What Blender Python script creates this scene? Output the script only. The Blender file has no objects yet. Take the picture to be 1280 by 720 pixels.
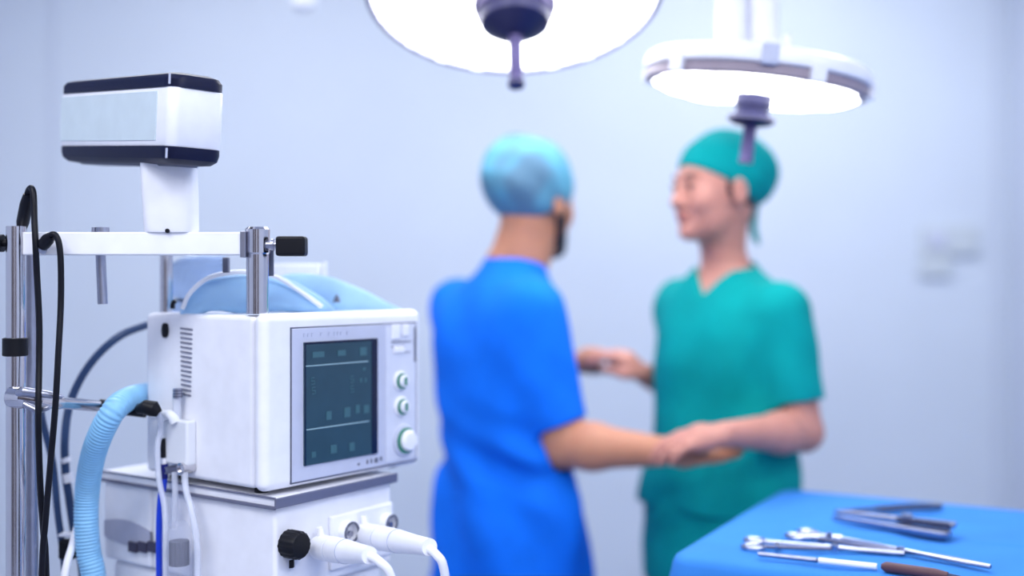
import bpy, math, random
import numpy as np
from mathutils import Vector, Matrix
PI = math.pi
random.seed(7)
scn = bpy.context.scene
C = scn.collection

# ------------------------------------------------------------------ camera, world, lights, exposure
F = 1400.0; HZ = 350.0; CH = 1.42           # focal length in px, horizon row, camera height
cam_d = bpy.data.cameras.new('camera'); cam = bpy.data.objects.new('camera', cam_d); C.objects.link(cam)
cam.location = (0, 0, CH); cam.rotation_euler = (PI/2, 0, 0)
cam_d.sensor_width = 36; cam_d.lens = F/1280*36; cam_d.shift_y = -(360-HZ)/1280
cam_d.clip_start = .05
cam_d.dof.use_dof = True; cam_d.dof.focus_distance = 1.5; cam_d.dof.aperture_fstop = .95
scn.camera = cam
w = bpy.data.worlds.new('world'); scn.world = w; w.use_nodes = True
w.node_tree.nodes['Background'].inputs[0].default_value = (.75, .82, 1, 1)
w.node_tree.nodes['Background'].inputs[1].default_value = .3
scn.view_settings.view_transform = 'Standard'; scn.view_settings.look = 'None'
scn.view_settings.exposure = 0.0; scn.view_settings.gamma = 1
scn.view_settings.use_curve_mapping = False

def area(name, loc, rot, sx, sy, power, col=(1, 1, 1)):
    l = bpy.data.lights.new(name, 'AREA'); l.shape = 'RECTANGLE'; l.size = sx; l.size_y = sy
    l.energy = power; l.color = col
    o = bpy.data.objects.new(name, l); C.objects.link(o); o.location = loc; o.rotation_euler = rot
    o['kind'] = 'helper'
    return o
CEIL = 2.95
LIGHTS = [(-1.0, .3), (1.05, .3), (-1.0, 2.9), (.9, 3.1), (-1.0, -1.6), (1.05, -1.6)]
for (lx, ly), p in zip(LIGHTS, (27, 24, 20, 25, 27, 26)):
    area('ceiling_lamp', (lx, ly, CEIL-.05), (0, 0, 0), 1.15, .55, p, (.97, .985, 1))

# ------------------------------------------------------------------ helpers
def P(px, py, D):
    return Vector(((px-640)/F*D, D, CH+(HZ-py)/F*D))
def lin(c):
    return tuple(((v/255)/12.92 if v/255 <= .04045 else ((v/255+.055)/1.055)**2.4) for v in c)
MATS = {}
def mat(name, rgb, rough=.5, metal=0, var=.03, scale=30, bump=0, emis=0, trans=0, alpha=1, spec=.5, sheen=0, ior=1.45, sss=0, erbg=None):
    m = bpy.data.materials.new(name); m.use_nodes = True; nt = m.node_tree; b = nt.nodes['Principled BSDF']
    c = lin(rgb)
    tc = nt.nodes.new('ShaderNodeTexCoord'); nz = nt.nodes.new('ShaderNodeTexNoise'); nz.inputs['Scale'].default_value = scale
    nt.links.new(tc.outputs['Object'], nz.inputs['Vector'])
    rp = nt.nodes.new('ShaderNodeValToRGB')
    rp.color_ramp.elements[0].position = .3; rp.color_ramp.elements[1].position = .7
    rp.color_ramp.elements[0].color = tuple(max(0, v*(1-var)) for v in c)+(1,)
    rp.color_ramp.elements[1].color = tuple(min(1, v*(1+var)) for v in c)+(1,)
    nt.links.new(nz.outputs['Fac'], rp.inputs['Fac']); nt.links.new(rp.outputs['Color'], b.inputs['Base Color'])
    b.inputs['Roughness'].default_value = rough; b.inputs['Metallic'].default_value = metal
    b.inputs['Specular IOR Level'].default_value = spec; b.inputs['IOR'].default_value = ior
    if trans: b.inputs['Transmission Weight'].default_value = trans
    if alpha < 1: b.inputs['Alpha'].default_value = alpha
    if sheen: b.inputs['Sheen Weight'].default_value = sheen
    if sss:
        b.inputs['Subsurface Weight'].default_value = sss; b.inputs['Subsurface Scale'].default_value = .01
    if bump:
        bp = nt.nodes.new('ShaderNodeBump'); bp.inputs['Strength'].default_value = bump; bp.inputs['Distance'].default_value = .004
        nt.links.new(nz.outputs['Fac'], bp.inputs['Height']); nt.links.new(bp.outputs['Normal'], b.inputs['Normal'])
    if emis:
        b.inputs['Emission Color'].default_value = lin(erbg or rgb)+(1,); b.inputs['Emission Strength'].default_value = emis
    MATS[name] = m
    return m

WHITE = mat('white enamel', (238, 239, 248), .35)
WHITE2 = mat('warm white plastic', (240, 241, 250), .3)
GREYP = mat('pale grey plastic', (196, 201, 222), .4)
NAVY = mat('navy rubber', (10, 16, 50), .45, spec=.3)
BLACK = mat('black rubber', (8, 10, 20), .5, spec=.3)
CABLE = mat('black cable', (7, 9, 22), .4, spec=.3)
CHROME = mat('stainless steel', (205, 203, 208), .13, 1, .02)
SATIN = mat('satin steel', (165, 168, 185), .32, 1, .06, 60)
DGREY = mat('dark grey metal', (88, 92, 112), .45)
TRAY = mat('grey tray metal', (112, 114, 136), .35, .3)
HOSEB = mat('light blue hose', (142, 202, 245), .4, 0, .06, 40, trans=.1)
BAGB = mat('translucent blue film', (176, 213, 250), .3, 0, .16, 14, trans=.4, ior=1.05)
BAGD = mat('blue grey film', (168, 192, 230), .4, 0, .1, 18, trans=.15, ior=1.1)
TUBED = mat('slate blue tubing', (42, 66, 106), .3)
TUBEB = mat('bright blue tubing', (22, 62, 205), .3)
TUBEN = mat('navy connector', (18, 24, 110), .35)
CLEAR = mat('clear tubing', (222, 228, 246), .12, 0, .02, 30, alpha=.5); JAR = mat('clear jar plastic', (210, 216, 238), .1, 0, .02, 30, alpha=.16)
FROST = mat('frosted plastic', (240, 243, 252), .25, 0, .02, 30, alpha=.85)
SCREEN = mat('dark teal display', (32, 56, 72), .3, 0, .12, 25, emis=.26, erbg=(44, 78, 98))
SCREENE = mat('display edge', (10, 20, 52), .15)
TRACE = mat('display trace', (130, 160, 175), .4, emis=.3, erbg=(150, 182, 196))
GLYPH = mat('dim display readout', (50, 84, 98), .4, emis=.32, erbg=(58, 98, 110))
GREEN = mat('green ring', (52, 128, 106), .4)
LILAC = mat('lilac steel housing', (86, 78, 120), .3, .5)
NAVYP = mat('navy lamp plastic', (26, 26, 74), .4)
TAUPE = mat('taupe band', (150, 138, 152), .5)
LAMPW = mat('lamp lens glow', (255, 255, 255), .3, emis=7.0)
LENSR = mat('lens ring', (225, 225, 245), .3, emis=2.2, erbg=(236, 236, 252))
PANEL = mat('ceiling light panel', (255, 255, 255), .4, emis=3.0)
SKINM = mat('tan skin', (194, 134, 106), .5, 0, .06, 25, sss=.12)
SKINW = mat('rosy skin', (196, 136, 122), .5, 0, .06, 25, sss=.12)
LIPM = mat('lips', (170, 100, 94), .45)
SCRUBB = mat('royal blue cotton', (16, 112, 234), .85, 0, .08, 12, bump=.15, spec=.15)
SCRUBG = mat('teal green cotton', (0, 148, 148), .85, 0, .08, 12, bump=.15, spec=.15)
CAPG = mat('teal green cap cotton', (0, 146, 148), .85, 0, .08, 12, spec=.15)
HAIR = mat('dark hair', (38, 28, 36), .6, 0, .25, 90, bump=.5)
EYEW = mat('eye white', (225, 222, 225), .3)
IRIS = mat('dark iris', (36, 22, 20), .2)
SHOE = mat('white clog', (225, 228, 235), .5)
DRAPE = mat('sky blue drape', (56, 128, 210), .8, 0, .05, 10, spec=.2, bump=.15)
TOOL = mat('instrument steel', (150, 155, 178), .28, 1, .05, 80)
TOOLD = mat('dark instrument steel', (84, 88, 112), .35, .8)
BROWN = mat('brown handle', (92, 62, 70), .5)
BEIGE = mat('beige plate', (196, 204, 212), .6)

def capb():
    m = mat('bouffant cap film', (118, 196, 226), .7, 0, .2, 14, bump=.3); nt = m.node_tree
    # thin non-woven film: darker hair-grey blotches where it lies on the hair
    tc = nt.nodes.new('ShaderNodeTexCoord'); n = nt.nodes.new('ShaderNodeTexNoise'); n.inputs['Scale'].default_value = 9
    nt.links.new(tc.outputs['Object'], n.inputs['Vector'])
    r = nt.nodes.new('ShaderNodeValToRGB'); r.color_ramp.elements[0].position = .44; r.color_ramp.elements[1].position = .6
    r.color_ramp.elements[0].color = lin((88, 126, 152))+(1,); r.color_ramp.elements[1].color = lin((92, 164, 192))+(1,)
    nt.links.new(n.outputs['Fac'], r.inputs['Fac']); nt.links.new(r.outputs['Color'], nt.nodes['Principled BSDF'].inputs['Base Color'])
    return m
CAPB = capb()

class MB:
    def __init__(s): s.v = []; s.f = []
    def add(s, vs, fs):
        n = len(s.v); s.v += [Vector(a) for a in vs]; s.f += [tuple(i+n for i in f) for f in fs]; return s
    def box(s, lo, hi):
        x0, y0, z0 = lo; x1, y1, z1 = hi
        return s.add([(x0,y0,z0),(x1,y0,z0),(x1,y1,z0),(x0,y1,z0),(x0,y0,z1),(x1,y0,z1),(x1,y1,z1),(x0,y1,z1)],
                     [(3,2,1,0),(4,5,6,7),(0,1,5,4),(1,2,6,5),(2,3,7,6),(3,0,4,7)])
    def lathe(s, prof, n=32, axis='z', o=(0,0,0), rfun=None, closed=False):
        """prof: list of (r, h)"""
        vs = []; fs = []
        for r, h in prof:
            for k in range(n):
                a = 2*PI*k/n; rr = r*(rfun(a) if rfun else 1)
                p = (rr*math.cos(a), rr*math.sin(a), h)
                if axis == 'x': p = (h, p[0], p[1])
                if axis == 'y': p = (p[1], h, p[0])
                vs.append((p[0]+o[0], p[1]+o[1], p[2]+o[2]))
        m = len(prof)
        for i in range(m-1 if not closed else m):
            j = (i+1) % m
            for k in range(n):
                fs.append((i*n+k, i*n+(k+1)%n, j*n+(k+1)%n, j*n+k))
        if not closed:
            if prof[0][0] > 1e-5: fs.append(tuple(reversed(range(n))))
            if prof[-1][0] > 1e-5: fs.append(tuple((m-1)*n+k for k in range(n)))
        return s.add(vs, fs)
    def tube(s, pts, r, n=14, caps=True, flat=None):
        """pts list of Vectors; r scalar, list or f(arc length)"""
        pts = [Vector(p) for p in pts]; L = [0]
        for a, b in zip(pts, pts[1:]): L.append(L[-1]+(b-a).length)
        t0 = (pts[1]-pts[0]).normalized(); up = Vector((0,0,1)) if abs(t0.z) < .9 else Vector((0,1,0))
        nrm = t0.cross(up).normalized(); vs = []; fs = []
        for i, p in enumerate(pts):
            t = (pts[min(i+1, len(pts)-1)]-pts[max(i-1, 0)]).normalized()
            nrm = (nrm-t*nrm.dot(t)).normalized(); bn = t.cross(nrm)
            rr = r(L[i]) if callable(r) else (r[i] if isinstance(r, (list, tuple)) else r)
            for k in range(n):
                a = 2*PI*k/n; vs.append(p+nrm*math.cos(a)*rr+bn*math.sin(a)*rr)
        for i in range(len(pts)-1):
            for k in range(n): fs.append((i*n+k, i*n+(k+1)%n, (i+1)*n+(k+1)%n, (i+1)*n+k))
        if caps: fs.append(tuple(reversed(range(n)))); fs.append(tuple((len(pts)-1)*n+k for k in range(n)))
        return s.add(vs, fs)
    def cyl(s, a, b, r, r2=None, n=28): return s.tube([a, b], [r, r if r2 is None else r2], n)
    def prism(s, poly, z0, z1):
        n = len(poly)
        return s.add([(x,y,z0) for x,y in poly]+[(x,y,z1) for x,y in poly],
                     [tuple(reversed(range(n))), tuple(range(n,2*n))]+[(i,(i+1)%n,n+(i+1)%n,n+i) for i in range(n)])
def spline(pts, per=10):
    pts = [Vector(p) for p in pts]; q = [pts[0]*2-pts[1]]+pts+[pts[-1]*2-pts[-2]]; out = []
    for i in range(1, len(q)-2):
        a, b, c, d = q[i-1:i+3]
        for k in range(per):
            t = k/per
            out.append(.5*((2*b)+(c-a)*t+(2*a-5*b+4*c-d)*t*t+(3*b-a-3*c+d)*t**3))
    out.append(pts[-1]); return out
def resample(pts, step):
    pts = [Vector(p) for p in pts]; out = [pts[0].copy()]; acc = 0
    for a, b in zip(pts, pts[1:]):
        l = (b-a).length; d = step-acc
        while d <= l: out.append(a.lerp(b, d/l)); d += step
        acc = (acc+l) % step if True else 0
    return out

def tag(o, label=None, cat=None, group=None, kind=None):
    if label: o['label'] = label
    if cat: o['category'] = cat
    if group: o['group'] = group
    if kind: o['kind'] = kind
    return o
def thing(name, label, cat, loc=(0,0,0), rotz=0, group=None, matrix=None):
    o = bpy.data.objects.new(name, None); C.objects.link(o); o.empty_display_size = .05
    o.matrix_world = matrix if matrix is not None else Matrix.Translation(loc) @ Matrix.Rotation(rotz, 4, 'Z')
    return tag(o, label, cat, group)
def obj(name, mb, m, parent=None, world=False, bevel=0, seg=3, smooth=35, label=None):
    me = bpy.data.meshes.new(name)
    vs = mb.v
    if parent is not None and world:
        inv = parent.matrix_world.inverted()
        q = parent
        while q.parent: q = q.parent
        inv = q.matrix_world.inverted(); vs = [inv @ v for v in vs]
    me.from_pydata([tuple(v) for v in vs], [], mb.f); me.materials.append(m)
    me.shade_smooth()
    if smooth: me.set_sharp_from_angle(angle=math.radians(smooth))
    o = bpy.data.objects.new(name, me); C.objects.link(o)
    if parent is not None: o.parent = parent
    if bevel:
        b = o.modifiers.new('bevel', 'BEVEL'); b.width = bevel; b.segments = seg; b.limit_method = 'ANGLE'; b.angle_limit = math.radians(40)
        b.harden_normals = False
        me.shade_smooth()
        wn = o.modifiers.new('wn', 'WEIGHTED_NORMAL'); wn.keep_sharp = False
    if label: o['label'] = label
    return o
def struct(name, mb, m, **k): return tag(obj(name, mb, m, **k), kind='structure')

# ------------------------------------------------------------------ room
def wallmat(name, rgb, panel=1.2):
    m = mat(name, rgb, .45, 0, .015, 3); return m
WALL = wallmat('pale blue wall panel', (206, 215, 229)); WALLR = wallmat('pale lilac wall', (198, 206, 223))
FLOOR = mat('grey blue vinyl floor', (150, 160, 185), .3, 0, .06, 8); CEILM = mat('white ceiling', (225, 230, 242), .7)
DARKW = mat('grey wall behind camera', (186, 186, 196), .6); REFLM = mat('brown reflection panel', (66, 54, 56), .5)
XL, XR, YB, YF = -2.9, 1.86, -2.6, 4.2
struct('floor', MB().box((XL-.1, YB-.1, -.1), (XR+.1, YF+.1, 0)), FLOOR)
struct('ceiling', MB().box((XL-.1, YB-.1, CEIL), (XR+.1, YF+.1, CEIL+.1)), CEILM)
struct('wall_back', MB().box((XL-.1, YF, 0), (XR+.1, YF+.1, CEIL)), WALL)
struct('wall_left', MB().box((XL-.1, YB, 0), (XL, YF, CEIL)), WALLR)
struct('wall_right', MB().box((XR, YB, 0), (XR+.1, YF, CEIL)), WALLR)
struct('wall_front', MB().box((XL-.1, YB-.1, 0), (XR+.1, YB, CEIL)), DARKW)
for i, x in enumerate((-2.0, -.75, .9)):  # unseen brown slabs added behind the camera, giving the chrome dark stripes to reflect
    struct('reflection_panel_%d' % (i+1), MB().box((x-.42, YB-.005, 0), (x+.42, YB+.03, 2.1)), REFLM, bevel=.004)
for nm, lo, hi in (('baseboard_back', (XL, YF-.015, 0), (XR, YF, .12)), ('baseboard_left', (XL, YB, 0), (XL+.015, YF, .12)),
                   ('baseboard_right', (XR-.015, YB, 0), (XR, YF, .12))):
    struct(nm, MB().box(lo, hi), GREYP, bevel=.003)
for i, x in enumerate((-1.72, XR-.045)):
    struct('trim_%d' % (i+1), MB().box((x-.012, YF-.008, .12), (x+.012, YF, CEIL)), WALLR, bevel=.003)
for i, (lx, ly) in enumerate(LIGHTS):
    t = thing('ceiling_light', 'rectangular white ceiling light panel flush with the ceiling', 'ceiling light', (lx, ly, CEIL-.04), group='ceiling light panels above the frame')
    fr = MB(); fr.box((-.6, -.3, 0), (.6, -.285, .04)).box((-.6, .285, 0), (.6, .3, .04)).box((-.6, -.285, 0), (-.585, .285, .04)).box((.585, -.285, 0), (.6, .285, .04))
    obj('frame', fr, WHITE, t); obj('diffuser', MB().box((-.585, -.285, .012), (.585, .285, .03)), PANEL, t)

# ------------------------------------------------------------------ ventilator
TH = math.radians(53); U = Vector((math.cos(TH), math.sin(TH), 0)); V = Vector((-math.sin(TH), math.cos(TH), 0))
C0 = Vector((-.332, 1.5, CH-.2865)); W1, D1, H1 = .3165, .27, .241
def fl(px, py):
    k = (px-640)/F; a = (C0.x-k*C0.y)/(k*U.y-U.x); D = C0.y+a*U.y
    return a, CH+(HZ-py)/F*D-C0.z
def sl(px, py):
    k = (px-640)/F; a = (C0.x-k*C0.y)/(k*V.y-V.x); D = C0.y+a*V.y
    return a, CH+(HZ-py)/F*D-C0.z
vt = thing('ventilator', 'white boxy ventilator with dark teal screen and green-ringed knobs on the grey tray', 'medical device', C0, TH)
obj('rear_housing', MB().box((.004, .027, .002), (W1-.004, D1, H1-.003)), WHITE, vt, bevel=.008)
obj('front_shell', MB().box((0, 0, 0), (W1, .0255, H1)), WHITE2, vt, bevel=.012, seg=5)
# raised bezel edge & recessed panel
a0, z1 = fl(364, 411); a1, _ = fl(519, 402); _, z0 = fl(367, 603)
a1 = min(a1, W1-.013)
def frame(lo, hi, t, y0, y1):
    (x0, z0_), (x1, z1_) = lo, hi; m = MB()
    m.box((x0, y0, z0_), (x1, y1, z0_+t)).box((x0, y0, z1_-t), (x1, y1, z1_)).box((x0, y0, z0_+t), (x0+t, y1, z1_-t)).box((x1-t, y0, z0_+t), (x1, y1, z1_-t)); return m
obj('bezel_edge', frame((a0-.002, z0-.002), (a1+.002, z1+.002), .002, -.0012, .001), DGREY, vt)
fp = obj('front_panel', MB().box((a0, -.002, z0), (a1, .001, z1)), GREYP, vt, bevel=.001)
s0, sz1 = fl(378, 428); s1, _ = fl(469, 422); _, sz0 = fl(380, 582)
sc = obj('screen', MB().box((s0, -.0045, sz0), (s1, -.0015, sz1)), SCREEN, vt, bevel=.0006, label='dark teal display with two pale lines')
obj('screen_edge', MB().box((s1-.012, -.0052, sz0), (s1, -.0044, sz1)).box((s0, -.0052, sz1-.003), (s1-.012, -.0044, sz1)).box((s0, -.0052, sz0), (s0+.002, -.0044, sz1-.003)), SCREENE, sc)
for (pa, pb) in (((379, 458), (457, 451)), ((380, 537), (458, 526))):
    (xa, za), (xb, zb) = fl(*pa), fl(*pb); z = (za+zb)/2
    obj('trace_line', MB().box((xa, -.0056, z-.0007), (xb, -.005, z+.0007)), TRACE, sc)
gl = MB()
def gbar(x, z, w_, h): gl.box((x-w_/2, -.0054, z-h/2), (x+w_/2, -.005, z+h/2))
def seven(px, py, w_, h):                      # small seven-segment-like figure
    x, z = fl(px, py); t = .0011
    gbar(x, z+h/2, w_, t); gbar(x, z, w_, t); gbar(x, z-h/2, w_, t); gbar(x-w_/2, z+h/4, t, h/2); gbar(x+w_/2, z-h/4, t, h/2)
for px, py in ((388, 476), (389, 488), (437, 474), (437, 486)):
    gl = MB(); seven(px, py, .006, .009); obj('readout', gl, GLYPH, sc)
for px, py, w_, h in ((395, 443, .022, .008), (424, 441, .016, .008), (451, 439, .014, .012), (452, 461, .006, .004), (448, 475, .004, .006), (454, 475, .004, .006),
                      (408, 519, .01, .012), (431, 515, .012, .014), (444, 511, .008, .012), (455, 511, .011, .012), (389, 568, .008, .008), (414, 561, .012, .012), (437, 558, .01, .012)):
    gl = MB(); x, z = fl(px, py); gbar(x, z, w_, h); obj('readout', gl, GLYPH, sc)
# faint raised lettering strip above the screen and marks below
lt = MB(); rnd = random.Random(3)
for i, px in enumerate((379, 384, 389, 400, 410, 417, 421, 425, 433)):
    x, z = fl(px, 419-(px-379)*.05); lt.box((x-.0016, -.0026, z-.0025), (x-.0008, -.002, z+.0025)); lt.box((x-.0008, -.0026, z+.0017), (x+.0022, -.002, z+.0025))
obj('lettering', lt, mat('pale grey print', (176, 182, 206), .6), vt)
mk = MB()
for px, py, w_, h in ((447, 580, .004, .003), (458, 577, .003, .006), (463, 576, .003, .006), (469, 575, .007, .007), (475, 573, .004, .006)):
    x, z = fl(px, py); mk.box((x-w_/2, -.0028, z-h/2), (x+w_/2, -.002, z+h/2))
obj('printed_mark', mk, mat('grey print', (110, 114, 134), .6), vt)
# right control strip
cx0, _ = fl(481, 400); cz1 = z1-.002
obj('control_strip', MB().box((cx0, -.0032, z0+.004), (a1-.003, -.0018, z1-.004)), mat('pale control strip', (216, 220, 236), .4), vt, bevel=.0005)
obj('strip_edge', MB().box((a1-.006, -.0042, fl(517, 452)[1]), (a1-.002, -.003, z1-.005)), DGREY, vt, bevel=.0005)
kx = MB()
for px, py, w_, h in ((499, 427, .045, .0012), (495, 433, .03, .001), (505, 440, .02, .001)):
    x, z = fl(px, py); kx.box((x-w_/2, -.0046, z-h/2), (x+w_/2, -.0038, z+h/2))
for px, py, w_, h in ((492, 415, .017, .022), (504, 413, .014, .018)):
    x, z = fl(px, py); obj('button', MB().box((x-w_/2, -.006, z-h/2), (x+w_/2, -.003, z+h/2)), WHITE2, vt, bevel=.002)
x, z = fl(496, 437); obj('button', MB().box((x-.012, -.006, z-.005), (x+.012, -.003, z+.005)), WHITE2, vt, bevel=.002)
obj('printed_line', kx, mat('dark grey print', (96, 96, 116), .6), vt)
for px, py, r in ((498, 476, .0135), (499, 508, .0135), (503, 550, .022)):
    x, z = fl(px, py)
    rg = obj('knob_ring', MB().lathe([(r*1.12, -.0025), (r*1.12, -.006), (r*.95, -.0075), (r*.6, -.0078)], 28, 'y', (x, 0, z)), WHITE2 if r < .02 else GREYP, vt)
    kb = obj('knob', MB().lathe([(r*.74, -.006), (r*.72, -.014 if r > .02 else -.011), (r*.6, -.017 if r > .02 else -.013), (0.0001, -.0175 if r > .02 else -.0135)], 28, 'y', (x+.002, 0, z)), WHITE2, vt)
    obj('green_band', MB().lathe([(r*.9, -.0074), (r*.9, -.0095), (r*.72, -.0098)], 28, 'y', (x, 0, z)), GREEN, kb)
    if r < .02: obj('pointer', MB().box((x-.0005, -.0146, z-.006), (x+.0045, -.013, z+.006)), GREEN, kb)
# side: oval port, grille
y_, z_ = sl(205, 413)
obj('port_cover', MB().lathe([(.0062, .0035), (.0062, -.0015), (.0045, -.0025), (.0001, -.0028)], 24, 'x', (0, 0, 0), ), BLACK, vt)
pc = C.objects['port_cover']; pc.location = (.001, y_, z_); pc.scale = (1, 1, 1.75)
gm = MB()
for i in range(15):
    py = 412+i*5.9; ya, za = sl(238-i*.15, py); yb, zb = sl(223+i*.1, py)
    gm.add([(.0028, ya, za-.0018), (.0028, yb, za-.0002), (.0028, yb, za+.0026), (.0028, ya, za+.001),
            (.0042, ya, za-.0018), (.0042, yb, za-.0002), (.0042, yb, za+.0026), (.0042, ya, za+.001)],
           [(0,1,2,3), (7,6,5,4), (0,4,5,1), (1,5,6,2), (2,6,7,3), (3,7,4,0)])
obj('vent_grille', gm, mat('grey slots', (120, 122, 142), .5), vt)
# feet
for fx in (.03, W1-.03):
    for fy in (.04, D1-.04): obj('foot', MB().cyl((fx, fy, -.006), (fx, fy, .004), .01), BLACK, vt)
# connector block on the side
bt = thing('connector_block', 'translucent white connector block with chrome ports on the ventilator side', 'connector', C0, TH)
ya, za = sl(243, 582); yb, zb = sl(214, 522)
obj('body', MB().box((-.013, ya, za), (.0045, yb, zb)), FROST, bt, bevel=.004)
yc, zc = sl(208, 515); obj('spout', MB().tube(spline([(-.012, (ya+yb)/2, zb-.005), (-.014, (ya+yb)/2+.008, zb+.006), (-.012, yc+.006, zb+.004), (-.012, yc+.016, zb+.002)], 6), .0075), FROST, bt)
yk, zk = sl(227, 503); obj('neck', MB().cyl((-.008, yk, zb-.004), (-.008, yk, zk+.012), .006), CLEAR, bt)
yk, zk = sl(228, 497); sp_ = obj('slotted_plug', MB().cyl((-.008, yk, zk), (-.008, yk, zk+.014), .0066), SATIN, bt)
for q_ in range(3): obj('plug_groove', MB().cyl((-.008, yk, zk+.002+q_*.004), (-.008, yk, zk+.0035+q_*.004), .0071), DGREY, sp_)
for px, py, r in ((238, 584, .0085), (218, 586, .0055)):
    y_, z_ = sl(px, py); obj('port', MB().lathe([(r, .003), (r, -.017), (r*.7, -.0175), (r*.7, -.015), (.0001, -.015)], 20, 'x', (0, y_, z_)), CHROME if r > .006 else SATIN, bt)

# ------------------------------------------------------------------ cabinet / trolley under it
TC = math.radians(55); UC = Vector((math.cos(TC), math.sin(TC), 0)); VC = Vector((-math.sin(TC), math.cos(TC), 0))
C1 = Vector((-.316, 1.5, 0)); W2, D2 = .2437, .388
ZT = CH-.293; 
def fc(px, py):
    k = (px-640)/F; a = (C1.x-k*C1.y)/(k*UC.y-UC.x); D = C1.y+a*UC.y
    return a, CH+(HZ-py)/F*D
def scd(px, py):
    k = (px-640)/F; a = (C1.x-k*C1.y)/(k*VC.y-VC.x); D = C1.y+a*VC.y
    return a, CH+(HZ-py)/F*D
ct = thing('equipment_cart', 'white cabinet cart with grey tray edge under the ventilator', 'cart', C1, TC)
obj('tray', MB().box((0, 0, ZT-.0125), (W2, D2, ZT)), WHITE, ct, bevel=.002)
obj('tray_front_edge', MB().box((-.003, -.003, ZT-.0135), (W2+.001, .0005, ZT+.0005)), TRAY, ct, bevel=.001, label='dark grey front edge of tray')
obj('tray_rail', MB().box((-.003, .0005, ZT-.0155), (0.001, D2, ZT-.0105)), TRAY, ct, bevel=.001)
obj('tray_rail', MB().box((-.003, .0005, ZT-.001), (0.001, D2, ZT+.0015)), TRAY, ct, bevel=.001)
obj('upper_body', MB().box((.004, .006, ZT-.135), (W2-.003, D2-.12, ZT-.0125)), WHITE2, ct, bevel=.006)
obj('rear_body', MB().box((.004, D2-.118, ZT-.135), (W2-.003, D2-.004, ZT-.0125)), WHITE, ct, bevel=.006)
obj('lower_body', MB().box((.012, .015, .16), (W2-.012, D2-.012, ZT-.1355)), WHITE, ct, bevel=.012)
for i in range(3):
    z = .25+i*.24
    dr = obj('drawer', MB().box((.03, .006, z), (W2-.03, .016, z+.21)), GREYP, ct, bevel=.004)
    obj('handle', MB().tube(spline([(.07, .007, z+.16), (.072, -.015, z+.16), (W2-.072, -.015, z+.16), (W2-.07, .007, z+.16)], 6), .005), CHROME, dr)
obj('base', MB().box((-.02, -.01, .09), (W2+.02, D2+.01, .16)), DGREY, ct, bevel=.02)
for fx in (.02, W2-.02):
    for fy in (.03, D2-.03):
        cs = obj('caster', MB().lathe([(.03, -.012), (.04, -.008), (.04, .008), (.03, .012)], 24, 'x', (fx, fy, .04)), BLACK, ct)
        obj('fork', MB().box((fx-.018, fy-.012, .035), (fx-.0135, fy+.012, .092)).box((fx+.0135, fy-.012, .035), (fx+.018, fy+.012, .092)), SATIN, cs)
# side details at rear: curved grey band with dark label
y0, zA = scd(206, 690); y1, _ = scd(124, 690)
bd = MB(); n = 16; vs = []; fs = []
for i in range(n+1):
    t = i/n; y = .268*1+(D2-.008-.268)*t; top = scd(180, 664)[1]+.008*math.sin(t*PI)+.004*t; bot = scd(180, 686)[1]-.004*math.sin(t*PI)+.006*t
    vs += [(.0015, y, bot), (.0015, y, top), (.0045, y, bot), (.0045, y, top)]
for i in range(n):
    a = 4*i; fs += [(a, a+1, a+5, a+4), (a+1, a+3, a+7, a+5), (a+3, a+2, a+6, a+7), (a+2, a, a+4, a+6)]
bd.add(vs, fs); obj('side_band', bd, mat('grey side band', (178, 180, 200), .35), ct)
lb = MB()
for pa, pb in ((161, 171), (173, 183), (185, 196)):
    ya, z = scd(pb, 685); yb, _ = scd(pa, 685); lb.box((-.0015, ya, z-.0075), (.0018, yb, z+.0075))
obj('side_label', lb, mat('dark print', (62, 60, 84), .6), ct, label='three dark printed blocks on cabinet side')
# front details: black knob, sockets, lower lip
x, z = fc(364, 680)
kb = obj('knob', MB().lathe([(.019, .008), (.019, -.016), (.0165, -.02), (.0001, -.02)], 96, 'y', (x, 0, z), rfun=lambda a: 1+.02*math.cos(16*a)), BLACK, ct, label='black ribbed knob')
obj('pointer', MB().prism([(x-.005, -.001), (x+.005, -.001), (x, -.004)], z-.032, z-.021), BLACK, ct)
obj('front_plate', MB().box((.105, .0, fc(440, 700)[1]-.008), (W2-.006, .007, fc(440, 640)[1])), WHITE2, ct, bevel=.003)
for px, py, r in ((432, 664, .0155), (482, 653, .0135)):
    x, z = fc(px, py)
    sk = obj('socket', MB().lathe([(r, .004), (r, -.012), (r*.84, -.012), (r*.84, -.003), (.0001, -.003)], 30, 'y', (x, 0, z)), WHITE2, ct)
    obj('socket_ring', MB().lathe([(r*.98, -.0115), (r*.98, -.0135), (r*.78, -.0135), (r*.78, -.0115)], 30, 'y', (x, 0, z), closed=True), DGREY, sk)
    obj('socket_pin', MB().cyl((x+.003, -.002, z-.003), (x+.003, -.009, z-.003), .004).cyl((x-.005, -.002, z+.004), (x-.005, -.008, z+.004), .002), SATIN, sk)
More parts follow.
